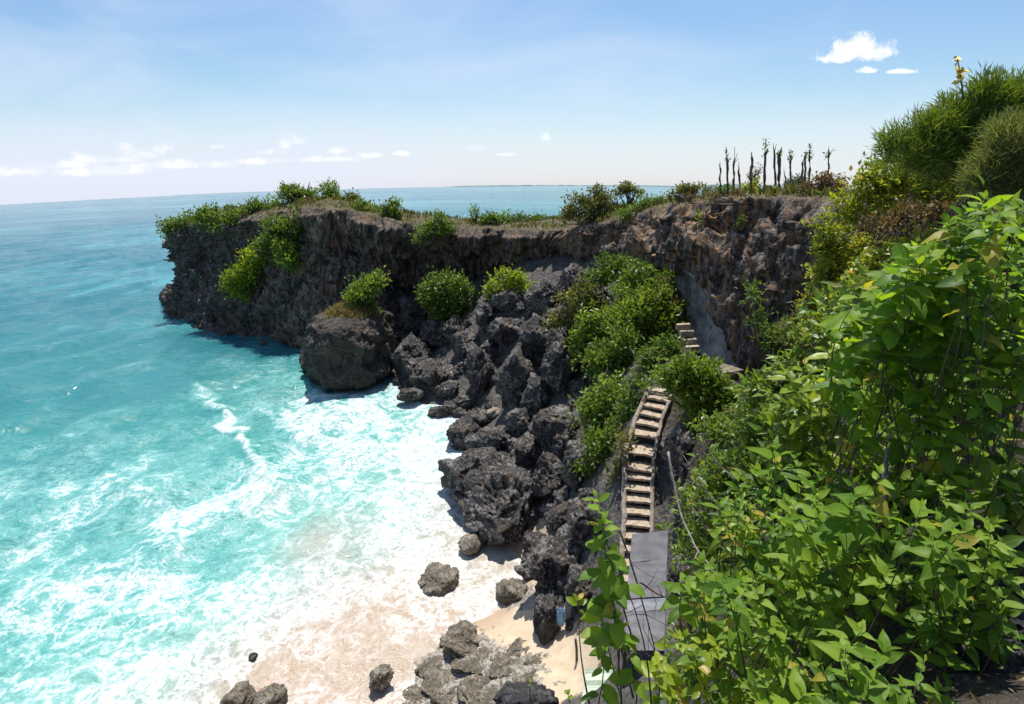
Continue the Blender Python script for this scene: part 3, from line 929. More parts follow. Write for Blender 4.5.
rock_px('pale sandy rock among the dark boulders', 494, 415, 18, 12, 'boulder_pale', seed=63, sub=4)
rock_px('grey rock lying alone in the shallow wash', 438, 582, 42, 24, 'reef', seed=64, Y=None, sink=.2)
rock_px('upright weedy stone in the swash', 380, 680, 24, 32, 'reef', seed=65, sink=.3)
rock_px('dark brown rock at the bottom edge of the surf', 240, 704, 34, 30, 'reef', seed=66, sink=.2)
rock_px('grey rock beside the brown rock at the bottom edge', 268, 704, 30, 26, 'reef', seed=67, sink=.2)
rock_px('tiny dark stone poking from the foam', 253, 657, 9, 8, 'boulder', seed=68, sub=4)
rock_px('low weedy reef hump at the top of the swash', 458, 648, 44, 22, 'reef', seed=69, sub=6, sink=.2, deep=1.2)
for q, (px, py, w, h) in enumerate(((420, 694, 40, 16), (432, 668, 34, 15), (448, 690, 50, 17), (478, 662, 44, 16), (486, 690, 46, 18), (508, 668, 40, 15), (520, 648, 30, 12), (452, 642, 30, 13), (470, 634, 26, 10), (530, 684, 36, 15),
                                         (412, 706, 30, 14), (500, 706, 50, 18), (536, 662, 22, 10))):
    c = hit(px, py); sc_ = scale_at(c)
    rock('reef_rock', 'low flat pitted reef rock at the top of the beach', 'rock', c + np.array([0, 0, -.02]), (w * .62 * sc_, w * .5 * sc_, h * .18 * sc_), 'reef', 'low reef rocks at the top of the beach', 5, 500 + q, rough=1.1)
rock_px('pitted reef hump beside the sand tongue', 512, 598, 36, 24, 'reef', seed=71, sink=.1)
rock_px('rough dark rock face flanking the lower stairs', 682, 474, 30, 80, seed=72, Y=28.6, rough=1.1)
rock_px('shaded rock below the right hand shrubs', 692, 520, 40, 70, seed=73, Y=25.5, rough=1.3)
rock_px('rubbly dark rock beside the grey panels', 682, 592, 26, 90, seed=74, Y=21.5, rough=1.3)
rock_px('near black rock at the bottom of the frame', 526, 722, 84, 52, 'boulder_near', seed=75, Y=9.0, sub=6, rough=1.2)
rock_px('tan ledge at the mouth of the cave', 728, 374, 36, 18, 'boulder_pale', seed=76, Y=34.5, rough=.6)

# small filler boulders through the heap
def in_poly(px, py, poly):
    c = False
    for (x1, y1), (x2, y2) in zip(poly, poly[1:] + poly[:1]):
        if (y1 > py) != (y2 > py) and px < (x2 - x1) * (py - y1) / (y2 - y1) + x1: c = not c
    return c


HEAP = [(395, 395), (400, 330), (440, 310), (490, 290), (560, 310), (600, 330), (590, 440), (600, 520), (610, 590), (560, 640), (540, 590), (515, 570), (540, 540), (470, 470), (455, 420)]
k = 0
tries = 0
while k < 200 and tries < 5000:
    tries += 1
    px, py = random.uniform(390, 615), random.uniform(288, 640)
    if not in_poly(px, py, HEAP): continue
    w = random.choice((10, 12, 14, 17, 20, 24)) * (0.8 + .4 * (py - 290) / 300)
    rock_px('smaller dark jagged boulder among the heap below the cliff', px, py, w, w * random.uniform(.7, 1.25), seed=200 + k, group='smaller boulders filling the heap', sub=4, rough=1.3, sink=0)
    k += 1


# sea-washed buttress with grass on its flat top
def buttress():
    c = at_y(349, 346, 66.5)
    s = scale_at(c)
    root = empty('rock_buttress', c - np.array([0, 0, 36 * s]), 'bulging rock buttress with a grassy flat top standing in the water', 'rock')
    V0, F = ico(6)
    V = V0.copy()
    # squarish drum
    V = np.sign(V) * np.abs(V) ** np.array([.78, .78, .6])
    V[:, :2] *= (1.0 - .16 * V[:, 2:3])
    V = V * np.array([42 * s, 46 * s, 37 * s])
    V[:, 0] += .16 * V[:, 2]
    V[:, 1] -= .25 * V[:, 2]
    N = norm(V)
    k1 = worley(V * np.array([.25, .25, .2]) + 3)[2] - .5
    k2 = worley(V * np.array([.7, .7, .5]) + .2 * np.stack([perlin(V + q) for q in range(3)], 1))[2] - .5
    disp = fbm(V * .3 + 7, 4) * 1.5 + 1.3 * k1 + .5 * k2 + fbm(V * np.array([.8, .8, .6]) + 3, 6, .6, True) * .45
    topm = np.clip((V[:, 2] / (37 * s) - .8) / .15, 0, 1)
    V = V + N * (disp * (1 - .85 * topm))[:, None]
    mesh_object('rock', V + c, [F], M['buttress'], root)
    # turf
    a = Acc()
    top = c + np.array([0, 0, 36 * s])
    for _ in range(3200):
        q = RS.uniform(-1, 1, 2)
        if (q ** 2).sum() > 1: continue
        p = top + np.array([q[0] * 27 * s + .7, q[1] * 26 * s, .35 - 1.1 * (q ** 2).sum() ** 2])
        add_blade(a, p, RS.uniform(.35, .8), .08)
    a.build('grass_cap', M['grass_dry'], root, False, attr='leaf')


def add_blade(a, p, L, w):
    d = np.array([RS.normal() * .35, RS.normal() * .35, 1.0]); d /= np.linalg.norm(d)
    sd = np.array([math.cos(RS.rand() * 6.28), math.sin(RS.rand() * 6.28), 0]) * w
    tip = p + d * L + np.array([RS.normal() * .2, RS.normal() * .2, 0]) * L
    V = np.array([p - sd, p + sd, p + d * L * .6 + sd * .6, p + d * L * .6 - sd * .6, tip])
    t = RS.rand()
    A = np.array([[-1, 0, t], [1, 0, t], [1, .6, t], [-1, .6, t], [0, 1, t]])
    a.add(V, [np.array([[0, 1, 2, 3]]), np.array([[3, 2, 4]])], A)


buttress()


def plateau_grass():
    a = Acc()
    q = PLATEAU[RS.randint(0, len(PLATEAU), 9000)]
    d = fbm(q * .25, 3)
    q = q[d + RS.normal(size=len(q)) * .15 > -.08]
    n = len(q)
    base = q + RS.normal(size=(n, 3)) * np.array([.25, .25, .02])
    dirs = RS.normal(size=(n, 3)) * .4 + np.array([0, 0, 1.])
    L = RS.uniform(.2, .75, n) * (.6 + .8 * np.clip(fbm(q * .5 + 4, 2) + .4, 0, 1))
    rhombs(a, base, dirs, RS.normal(size=(n, 3)) + np.array([0, -1., 0]), L, L * .3, np.clip(.35 + RS.normal(size=n) * .3, 0, 1))
    o = a.build('grass', M['leaf_olive'], None, False, attr='leaf')
    tag(o, 'rough grass and low weeds on the cliff top', 'grass', kind='stuff')


# ------------------------------------------------------------------ leaves
def leaves(a, base, d, up, L, W, tint, shape='oval', nl=5, droop=.3, fold=.25, wave=0.0):
    """vectorised leaves, each a folded and drooping blade"""
    n = len(base)
    d = norm(d); side = norm(np.cross(d, up)); nr = np.cross(side, d)
    t = np.linspace(0, 1, nl + 1)
    if shape == 'oval': wp = np.sin(np.pi * np.clip(t, 0, 1) ** .85) ** .75
    elif shape == 'pointed': wp = np.sin(np.pi * t ** .62) * (1 - t * .25)
    else: wp = np.sin(np.pi * t ** .8)
    wp = np.clip(wp, .05, 1); wp[-1] = .02
    cs = np.array([-1., 0, 1.])
    T = t[None, :, None]; Cc = cs[None, None, :]; Wp = wp[None, :, None]
    L_, W_ = L[:, None, None], W[:, None, None]
    dr = (droop * (1 + .5 * RS.randn(n)))[:, None, None] if np.isscalar(droop) else droop[:, None, None]
    wv = wave * np.sin(T * 9 + RS.rand(n)[:, None, None] * 6) * Cc
    hz = -dr * L_ * T ** 2 + (fold * np.abs(Cc) * Wp * .5 + wv * .5) * W_
    ang = dr * T * .9
    along = L_ * T * (1 - .18 * np.abs(dr) * T)
    P = (base[:, None, None] + d[:, None, None] * along[..., None] + nr[:, None, None] * hz[..., None]
         + side[:, None, None] * (Cc * Wp * W_ * .5)[..., None])
    V = P.reshape(-1, 3)
    m = (nl + 1) * 3
    f = grid_faces(nl + 1, 3)
    F = (f[None] + (np.arange(n) * m)[:, None, None]).reshape(-1, 4)
    A = np.zeros((n, nl + 1, 3, 3))
    A[..., 0] = cs[None, None]; A[..., 1] = t[None, :, None]; A[..., 2] = tint[:, None, None]
    a.add(V, F, A.reshape(-1, 3))


def rhombs(a, base, d, up, L, W, tint):
    n = len(base)
    d = norm(d); side = norm(np.cross(d, up)); nr = np.cross(side, d)
    mid = base + d * (L * .45)[:, None]
    lift = nr * (W * .18)[:, None]
    V = np.stack([base, mid + side * (W * .5)[:, None] + lift, base + d * L[:, None] - nr * (L * .12)[:, None], mid - side * (W * .5)[:, None] + lift], 1)
    F = np.array([[0, 1, 2], [0, 2, 3]])[None] + (np.arange(n) * 4)[:, None, None]
    A = np.zeros((n, 4, 3))
    A[:, 1, 0] = 1; A[:, 3, 0] = -1; A[:, 1:4:2, 1] = .45; A[:, 2, 1] = 1; A[:, :, 2] = tint[:, None]
    a.add(V.reshape(-1, 3), F.reshape(-1, 3), A.reshape(-1, 3))


def shrub(label, lobes, Y, mat='leaf_bush', leaf_px=3.2, cover=3.2, group=None, name='shrub', cat='shrub', ratio=.55, clump=.25,
          needle=False, root=None, stem_mat='bark', stem_r=.05, gap=.0, jag=.18, foliage='foliage', trunk='stem', depth=1.0, updir=.5):
    """lobes: (px, py, rx[, ry[, dY]]) in photo pixels at distance Y"""
    L = []
    for lb in lobes:
        px, py, rx = lb[:3]
        ry = lb[3] if len(lb) > 3 else rx
        dY = lb[4] if len(lb) > 4 else 0
        c = at_y(px, py, Y + dY); s = scale_at(c)
        L.append((c, rx * s, ry * s, s, rx * ry * math.pi))
    cen = np.mean([l[0] for l in L], 0)
    low = min(l[0][2] - l[2] for l in L)
    if root is None:
        gz = float(ground_z(cen[0], cen[1]))
        z = gz if low - 2.5 < gz < low + 2 else low - .1
        root = np.array([cen[0], cen[1] + .2, z])
    o = empty(name, root, label, cat, group)
    a = Acc()
    for c, rx, rz, s, area in L:
        ls = leaf_px * s
        n = int(1.35 * cover * area / (leaf_px ** 2 * ratio * .55)) + 12
        # twig clusters on and in the lobe, leaves around them
        nc = max(6, n // 9)
        v = norm(RS.normal(size=(nc, 3)))
        rr = RS.rand(nc) ** .33 * (1 + jag * RS.normal(size=nc) * .5)
        ry = (rx + rz) * .5 * depth
        ns = 6
        hv = norm(RS.normal(size=(ns, 3)) + np.array([0, -.2, .35]))
        hc = hv * RS.uniform(.35, .82, (ns, 1)); hr = RS.uniform(.4, .7, ns)
        kk = RS.randint(0, ns, nc)
        loc = hc[kk] + v * rr[:, None] * hr[kk][:, None]
        cc = c + loc * np.array([rx, ry, rz])
        htint = RS.normal(size=ns) * .16
        keep = fbm(cc / (max(rx, rz) * .55) + 3.1, 2) > -.35 + gap
        cc, vv, kk = cc[keep], norm(v + loc * .8)[keep], kk[keep]
        if len(cc) == 0: continue
        k = RS.randint(0, len(cc), n)
        off = RS.normal(size=(n, 3)) * ls * .8
        b = cc[k] + off
        dirs = vv[k] * .9 + RS.normal(size=(n, 3)) * .65 + np.array([0, 0, updir])
        if needle: dirs = vv[k] * .7 + RS.normal(size=(n, 3)) * .4 + np.array([0, 0, .55])
        ups = vv[k] * .5 + np.array([0, 0, 1.]) + RS.normal(size=(n, 3)) * .45
        le = ls * RS.uniform(.65, 1.35, n)
        # tint: clumps of lighter and darker growth, plus the odd dry leaf
        ct = np.clip(.45 + .6 * fbm(cc / (max(rx, rz) * .4) + 9, 2) + htint[kk], .05, .85)
        tint = np.clip(ct[k] + RS.normal(size=n) * .14, 0, .9)
        tint = np.where(RS.rand(n) < .04, .99, tint)
        if leaf_px >= 8 and not needle:
            leaves(a, b, dirs, ups, le * 1.15, le * ratio, tint, 'pointed', 3, .3, .3)
        else: rhombs(a, b, dirs, ups, le * (2.4 if needle else 1), le * (.16 if needle else ratio), tint)
    if a.n: a.build(foliage, M[mat], o, False, attr='leaf')
    b = Acc()
    for c, rx, rz, s, area in L:
        for q in range(2 if len(L) > 3 else 3):
            e = c + RS.normal(size=3) * np.array([rx, rx, rz]) * .6
            p0 = root + RS.normal(size=3) * np.array([.12, .12, 0]) * max(1, rx * .3)
            mm = p0 * .45 + e * .55 + RS.normal(size=3) * rx * .15
            pts = [p0, p0 * .7 + mm * .3 + np.array([0, 0, .1 * rz]), mm, e]
            b.tube(pts, [stem_r * s * 28, stem_r * s * 22, stem_r * s * 15, stem_r * s * 5], 5)
    b.build(trunk, M[stem_mat], o)
    return o


plateau_grass()
# ---- headland top and face, left to right
HT = 'shrubs on the headland top'
shrub('leafy tuft overhanging the seaward tip of the headland', [(172, 232, 13, 10), (184, 225, 12, 9), (180, 236, 8, 6)], 95, leaf_px=3, cover=3.5)
shrub('long dense shrub hanging over the headland edge', [(203, 221, 15, 10), (222, 218, 18, 11), (240, 221, 14, 11), (250, 227, 9, 9), (230, 226, 16, 9)], 88.5, 'leaf_bush', 3, 3.5, group=HT)
shrub('round small tree behind the long headland shrub', [(257, 208, 9, 8), (252, 214, 10, 7), (262, 215, 9, 6)], 88, 'leaf_bush', 3, 3.5, group=HT)
shrub('low rounded shrub left of the dome shaped tree', [(275, 209, 11, 8), (285, 212, 10, 8), (268, 214, 8, 6)], 88, 'leaf_bush', 3, 3.5, group=HT)
shrub('dome shaped tree on the headland crest', [(299, 193, 15, 8), (292, 196, 11, 6), (307, 196, 11, 6)], 87, 'leaf_bush', 2.8, 4.5, name='tree', cat='tree', root=at_y(297, 210, 87), foliage='crown', trunk='trunk', stem_r=.07)
shrub('compact upright tree just right of the dome shaped tree', [(331, 192, 9.5, 9), (332, 200, 11, 8)], 86, 'leaf_bush', 2.8, 4, name='tree', cat='tree', foliage='crown', trunk='trunk')
shrub('low scrub across the headland crest', [(312, 203, 13, 5), (328, 204, 14, 5), (345, 203, 13, 6), (355, 200, 7, 6), (303, 206, 9, 6)], 84, 'leaf_olive', 2.6, 3.5)
shrub('dark small shrub on the cliff lip above the buttress', [(364, 211, 9, 8), (373, 214, 8, 7), (358, 206, 8, 5)], 79, 'leaf_bush', 3, 3.5)
shrub('rounded dark bush standing alone on the cliff lip', [(391, 208, 8, 8), (390, 216, 10, 7)], 77.5, 'leaf_bush', 3, 4)
shrub('hanging creeper with grey green top on the headland face', [(281, 228, 17, 12), (272, 240, 15, 12), (288, 240, 14, 12), (262, 247, 10, 9), (297, 222, 9, 16)], 81, 'leaf_bush', 3.2, 3.2, cat='creeper', name='creeper')
shrub('bright green creeper patch below the grey green creeper', [(288, 258, 14, 14), (284, 250, 11, 9)], 79, 'leaf_bright', 3.4, 3.5, cat='creeper', name='creeper')
shrub('yellow green creeper lowest on the headland face', [(255, 268, 16, 15), (244, 280, 18, 16), (238, 290, 12, 11), (262, 258, 12, 11)], 83, 'leaf_lime', 3.4, 3.2, cat='creeper', name='creeper')
shrub('shrub spilling over the lip right of the lone bush', [(438, 221, 9, 8), (430, 231, 12, 8), (447, 229, 12, 8), (421, 238, 8, 6)], 73.6, 'leaf_bush', 3, 3)
shrub('thin sapling alone on the saddle skyline', [(473, 211, 5, 4), (474, 218, 3, 3)], 77, 'leaf_bush', 2.5, 2.2, name='sapling', cat='sapling', root=at_y(473, 226, 77))
shrub('low hedge of scrub along the saddle', [(487, 222, 10, 5), (500, 219, 12, 6), (517, 221, 12, 5), (533, 222, 13, 5), (549, 223, 12, 4), (560, 224, 8, 4)], 76.5, 'leaf_bush', 2.6, 3.5)
shrub('rounded olive thicket at the right end of the saddle', [(585, 210, 18, 12), (601, 203, 17, 11), (573, 217, 12, 8), (618, 208, 15, 9), (597, 192, 7, 5)], 67.5, 'leaf_olive', 3, 3.6)
shrub('flat topped tree above the olive thicket', [(629, 190, 13, 4.5), (620, 193, 7, 3.5), (637, 193, 7, 3)], 68, 'leaf_olive', 2.7, 4.2, name='tree', cat='tree', root=at_y(628, 208, 68), foliage='crown', trunk='trunk')
shrub('green shrubs low on the lip below the flat topped tree', [(628, 212, 16, 6), (648, 206, 14, 7), (662, 203, 10, 6)], 60, 'leaf_bush', 2.8, 3.5)
shrub('dry scrub fringe along the lip of the right cliff', [(712, 197, 10, 4), (735, 195, 10, 3.5), (772, 195, 10, 3.5), (792, 196, 10, 4), (812, 197, 10, 5), (690, 201, 8, 4)], 43.5, 'leaf_brown', 2.4, 2.4)
shrub('pale feathery shrub left of the bare trunks', [(684, 193, 12, 7), (697, 191, 12, 7), (675, 197, 8, 5), (708, 194, 8, 5)], 53.5, 'leaf_olive', 2.8, 3)
shrub('yellowish bush at the foot of the fifth bare trunk', [(748, 188, 9, 6), (755, 186, 6, 6)], 46.5, 'leaf_yellow', 2.8, 3)
shrub('small green weed clump at the second bare trunk', [(723, 191, 7, 4), (730, 190, 5, 4)], 47.5, 'leaf_bush', 2.6, 2.5)
shrub('leafless twiggy bush between the bare trunks', [(756, 172, 5, 8), (752, 180, 6, 6)], 48, 'leaf_brown', 2, .9, root=at_y(754, 190, 48))
shrub('dry brown shrub at the cliff edge beside the hedge', [(822, 185, 16, 7), (808, 189, 11, 5), (836, 184, 9, 7), (826, 178, 10, 4)], 39, 'leaf_brown', 3, 3)
shrub('hazy distant tree behind the bare trunks', [(793, 184, 8, 5), (800, 182, 7, 6), (786, 187, 6, 3)], 150, 'leaf_far', 2, 4, name='tree', cat='tree', foliage='crown', trunk='trunk')
shrub('grey green scrub patch above the headland creeper', [(290, 214, 14, 6), (275, 219, 12, 6), (305, 212, 10, 5)], 84.5, 'leaf_olive', 2.8, 3.2)
shrub('low tuft of scrub between the lip bush and the lone bush', [(380, 213, 8, 5), (404, 217, 7, 4)], 79.5, 'leaf_olive', 2.6, 3)
shrub('broad shrub joining the thicket to the brown crag', [(600, 335, 22, 18), (580, 345, 16, 14), (622, 328, 18, 16), (592, 318, 16, 14)], 47.5, 'leaf_bright', 4.6, 3.2, group='shrubs of the thicket above the stairs')
shrub('tangled shrub between the thicket heart and the cave', [(655, 290, 18, 18), (640, 278, 14, 12), (672, 318, 11, 16), (630, 292, 18, 14)], 48, 'leaf_bush', 4.4, 3.2, group='shrubs of the thicket above the stairs')
shrub('spreading shrub filling the slope below the upper steps', [(708, 384, 16, 12), (724, 404, 16, 14), (688, 366, 11, 9), (665, 376, 10, 12)], 31.8, 'leaf_bright', 5, 3.0)
shrub('shrub closing over the path between stairs and cave', [(650, 364, 13, 14), (660, 352, 13, 12), (672, 346, 9, 9), (645, 382, 9, 12)], 38, 'leaf_bush', 4.8, 3.2)
shrub('shrub pressed against the upper left rail of the stairs', [(630, 408, 13, 17), (621, 434, 11, 15), (641, 388, 10, 12), (612, 448, 10, 14)], 35.2, 'leaf_bush', 4.8, 3.2)
shrub('scrubby bush on the slope left of the stair edging', [(618, 470, 10, 18), (614, 500, 11, 14), (624, 440, 7, 14)], 30.5, 'leaf_olive', 5, 2.4)
# ---- ledge and heap bushes
shrub('bush growing on the grassy top of the buttress', [(368, 290, 16, 15), (378, 280, 12, 9), (357, 296, 12, 10), (371, 303, 15, 8)], 67, 'leaf_bright', 3.6, 3.2, root=at_y(368, 312, 67))
shrub('large leafy bush above the boulders left of centre', [(446, 288, 21, 14), (432, 300, 16, 14), (455, 305, 18, 16), (443, 315, 18, 11), (462, 289, 9, 8), (424, 295, 7, 9)], 69.5, 'leaf_bush', 3.8, 3.2)
shrub('yellow green bush crowning the highest crags', [(512, 281, 18, 10), (500, 286, 13, 9), (524, 287, 11, 9), (490, 293, 8, 6)], 66.5, 'leaf_lime', 3.6, 3.2)
TH = 'shrubs of the thicket above the stairs'
shrub('topmost shrub of the thicket below the cave roof', [(614, 272, 18, 13), (600, 280, 14, 11), (630, 270, 12, 9), (636, 280, 14, 12)], 52, 'leaf_bush', 4.2, 3.4, group=TH)
shrub('left shoulder shrub of the thicket over the dark crag', [(582, 300, 22, 19), (570, 318, 16, 14), (555, 324, 12, 10), (596, 312, 20, 18)], 51, 'leaf_olive', 4.2, 3, group=TH)
shrub('bright shrub in the heart of the thicket', [(640, 302, 22, 20), (655, 315, 20, 20), (625, 318, 20, 18), (665, 330, 17, 22), (650, 338, 18, 16)], 46, 'leaf_bright', 4.6, 3.4, group=TH)
shrub('brownish sparse shrub at the right of the thicket', [(663, 292, 12, 14), (672, 308, 9, 12)], 47, 'leaf_olive', 4, 2, group=TH)
shrub('green shrub in the lower middle of the thicket', [(618, 350, 22, 20), (600, 366, 20, 20), (638, 366, 18, 18), (625, 384, 18, 14)], 42.5, 'leaf_bush', 4.8, 3.3, group=TH)
shrub('bright shrub of the thicket left of the stair head', [(606, 396, 20, 18), (590, 410, 16, 16), (620, 404, 18, 16), (600, 424, 18, 12)], 38, 'leaf_bright', 5, 3.2, group=TH)
shrub('dark sparse shrub left of the stair edging', [(596, 446, 19, 16), (610, 440, 10, 16), (590, 464, 15, 13)], 34, 'leaf_bush', 5, 2.2, group=TH)
shrub('light green shrub overhanging the stair head on the right', [(690, 372, 21, 18), (706, 384, 24, 20), (682, 392, 20, 16), (700, 404, 26, 20), (722, 404, 18, 18), (668, 378, 10, 12)], 31, 'leaf_bright', 5.2, 3.4)
shrub('straggling shrub right of the stairs below the cave ledge', [(736, 418, 18, 14), (722, 430, 18, 14), (708, 432, 16, 12)], 27, 'leaf_bright', 5.6, 2.4)
shrub('creeping shrub climbing the right cliff', [(758, 322, 7, 11), (768, 338, 12, 14), (786, 344, 17, 18), (798, 330, 12, 18), (752, 298, 5, 13)], 32.8, 'leaf_bush', 4.4, 2.6, name='creeper', cat='creeper')
for q, (px, py, rx, ry, lab) in enumerate(((703, 222, 5, 9, 'small hanging plant on the orange streaked cliff'), (741, 222, 3, 7, 'tiny green plant under the cliff lip near the trunks'), (698, 236, 6, 6, 'yellow green tuft low on the orange streaked cliff'),
                                           (762, 255, 4, 4, 'tiny tuft on the dark hollow of the right cliff'), (783, 259, 6, 7, 'small pale plant right of the dark cliff hollow'))):
    shrub(lab, [(px, py, rx, ry)], cliff_depth(px) * 0 + np.interp(px, SA[13:, 1, 0], SA[13:, 1, 2]) - 1.6, 'leaf_bright', 3, 2.2, name='cliff_plant', cat='plant')

# ---- upper right: wispy shrubs, hedge
shrub('dark green wispy shrub crowning the hill', [(985, 104, 30, 20), (955, 118, 30, 20), (925, 135, 28, 18), (900, 143, 20, 14), (1012, 100, 26, 18), (965, 145, 32, 24), (930, 155, 30, 20), (1000, 130, 26, 24), (886, 152, 8, 8), (1024, 112, 26, 30), (945, 140, 30, 24)], 14.5, 'leaf_needle', 4.2, 4, needle=True, gap=-.15, stem_r=.02)
shrub('middle wispy shrub running down into the hedge', [(935, 160, 34, 18), (970, 165, 30, 22), (905, 158, 24, 14), (955, 180, 26, 14), (990, 190, 26, 14), (1015, 200, 22, 12)], 15.5, 'leaf_needle', 4.2, 3.2, needle=True, gap=-.2, stem_r=.02)
shrub('pale wispy shrub at the right edge of the hill', [(1006, 140, 22, 22), (995, 168, 22, 24), (1024, 150, 26, 36), (1012, 185, 26, 18), (975, 182, 16, 14)], 11.5, 'leaf_needle_pale', 4.2, 4, needle=True, gap=-.1, stem_r=.02)
shrub('yellow green hedge like shrub under the wispy hill', [(905, 172, 28, 16), (930, 178, 24, 16), (880, 180, 22, 16), (862, 192, 20, 14), (915, 192, 28, 14), (848, 208, 18, 14), (885, 205, 26, 14), (945, 192, 26, 14), (960, 205, 24, 14), (985, 205, 24, 14), (1010, 208, 24, 14)], 18, 'leaf_yellow', 5.6, 3.2, stem_r=.02)
shrub('orange tinged leafy shrub falling down the cliff edge', [(835, 230, 16, 18), (826, 255, 15, 20), (845, 262, 20, 20), (822, 285, 15, 20), (840, 295, 20, 20), (822, 318, 16, 18), (862, 250, 16, 18), (850, 325, 18, 14), (812, 305, 8, 14)], 21, 'leaf_yellow', 5, 3.2, stem_r=.02)
shrub('dry reddish scrub in the middle of the hedge', [(905, 222, 26, 14), (880, 232, 20, 14), (930, 212, 18, 12), (895, 244, 22, 12)], 16.5, 'leaf_brown', 5, 1.7, stem_r=.02, gap=.1)
shrub('small green shrub below the dry reddish scrub', [(870, 262, 18, 12), (895, 258, 18, 12), (915, 246, 16, 10), (868, 290, 20, 18), (890, 275, 16, 12)], 14, 'leaf_yellow', 7, 2.8, stem_r=.02)
shrub('fine leaved shrub along the right of the grey panels', [(705, 470, 22, 18), (730, 470, 22, 20), (700, 500, 20, 20), (725, 508, 24, 22), (690, 535, 16, 18), (715, 545, 22, 20), (745, 500, 18, 26), (692, 560, 14, 14)], 11, 'leaf_bright', 8, 1.9, stem_r=.012, gap=.05)


# ------------------------------------------------------------------ foreground broad-leaved plants made of leafy shoots
def shoots(label, tips, leafL, mat, style='oval', nodes=(4, 7), spacing=.4, wid=.55, stem_len=.9, name='broadleaf_shrub', cat='shrub', group=None,
           stem_mat='stem', stem_r=.006, root=None, droop=.26, lean=.25, whorl=2):
    T = [at_y(*t) for t in tips]
    cen = np.mean(T, 0)
    if root is None:
        root = np.array([cen[0], cen[1] + .1, max(float(ground_z(cen[0], cen[1])), min(t[2] for t in T) - 1.2)])
    o = empty(name, root, label, cat, group)
    a, b = Acc(), Acc()
    B, D, U, LL, TI = [], [], [], [], []
    for t in T:
        ln = stem_len * RS.uniform(.7, 1.2)
        lv = np.array([RS.normal() * lean, RS.normal() * lean, -1.0])
        foot = t + lv * ln
        if root is not None:
            hd = np.asarray(root) - foot
            foot = foot + np.array([hd[0], hd[1], 0]) * .35
        u = np.linspace(0, 1, 7)[:, None]
        bow = np.array([RS.normal(), RS.normal(), 0]) * .05 * ln
        pts = t + (foot - t) * u + bow * np.sin(np.pi * u)
        b.tube(pts, np.linspace(.35, 1.2, 7) * stem_r, 5)
        nn = RS.randint(nodes[0], nodes[1] + 1); plant_sz = RS.uniform(.68, 1.12)
        ang = RS.rand() * 6.28
        base_t = np.clip(.5 + RS.normal() * .2, .15, .8)
        axis = norm(t - foot)
        dist = 0.0
        for q in range(nn):
            sz = min(1.0, .38 + .26 * q) * RS.uniform(.85, 1.15)
            pos = t + (foot - t) * min(1, dist / ln) + bow * math.sin(math.pi * min(1, dist / ln))
            for w in range(whorl):
                if RS.rand() < .1: continue
                an = ang + w * 2 * math.pi / whorl + RS.normal() * .25
                el = math.radians(np.clip(56 - 18 * q, -12, 60) + RS.normal() * 12)
                hor = np.array([math.cos(an), math.sin(an), 0])
                dv = hor * math.cos(el) + axis * math.sin(el)
                B.append(pos + hor * stem_r); D.append(dv); U.append(np.array([-.08, -.22, 1.]) + hor * .25 + RS.normal(size=3) * .2)
                LL.append(leafL * sz * plant_sz * RS.uniform(.7, 1.15))
                TI.append(np.clip(base_t + .25 * (1 - q / nn) - .1 + RS.normal() * .1, 0, .9) if RS.rand() > .04 else .99)
            ang += math.pi / 2 + RS.normal() * .2 if whorl == 2 else 2.4
            dist += spacing * leafL * (.35 + .3 * min(q, 3)) * RS.uniform(.8, 1.2)
    B, D, U, LL, TI = map(np.array, (B, D, U, LL, TI))
    leaves(a, B, D, U, LL, LL * wid * RS.uniform(.85, 1.15, len(LL)), TI, style, 6, droop, .3, .12)
    a.build('foliage', M[mat], o, True, attr='leaf')
    b.build('stem', M[stem_mat], o)
    return o


def fill(poly, gapx, Y0, Yr, n=400, seed=1):
    rs = np.random.RandomState(seed)
    xs = [p[0] for p in poly]; ys = [p[1] for p in poly]
    out = []
    for _ in range(n * 30):
        px, py = rs.uniform(min(xs), max(xs)), rs.uniform(min(ys), max(ys))
        if not in_poly(px, py, poly): continue
        if any((px - q[0]) ** 2 + (py - q[1]) ** 2 < gapx ** 2 for q in out): continue
        y0 = Y0(px, py) if callable(Y0) else Y0
        out.append((px, py, y0 + rs.uniform(-Yr, Yr)))
        if len(out) >= n: break
    return out


FG = 'broad leaved shrubs crowding the foreground slope'
shrub('dark undergrowth behind the glossy oval leaves', [(985, 260, 50, 45), (930, 320, 45, 50), (1000, 340, 45, 55), (880, 380, 40, 50), (960, 420, 55, 55), (1010, 450, 40, 50), (860, 330, 30, 40)], 7.2, 'leaf_bush', 13, 2.0, stem_r=.012, group='undergrowth shrubs on the near slope', depth=.5)
shrub('dark undergrowth behind the toothed leaves', [(800, 440, 45, 40), (790, 520, 55, 50), (870, 500, 55, 50), (950, 530, 45, 40), (760, 590, 50, 50), (850, 590, 60, 55), (930, 610, 45, 55), (820, 670, 60, 45), (735, 660, 40, 50), (900, 690, 50, 40)], 5.6, 'leaf_bush', 13, 2.0, stem_r=.012, group='undergrowth shrubs on the near slope', depth=.5)
shrub('scrambling undergrowth over the slope beside the cave', [(770, 400, 30, 25), (800, 370, 30, 25), (830, 330, 30, 35), (745, 440, 28, 26), (790, 430, 32, 28), (840, 390, 34, 34), (752, 475, 24, 22)], 11, 'leaf_bright', 9, 2.4, stem_r=.012, depth=.6)
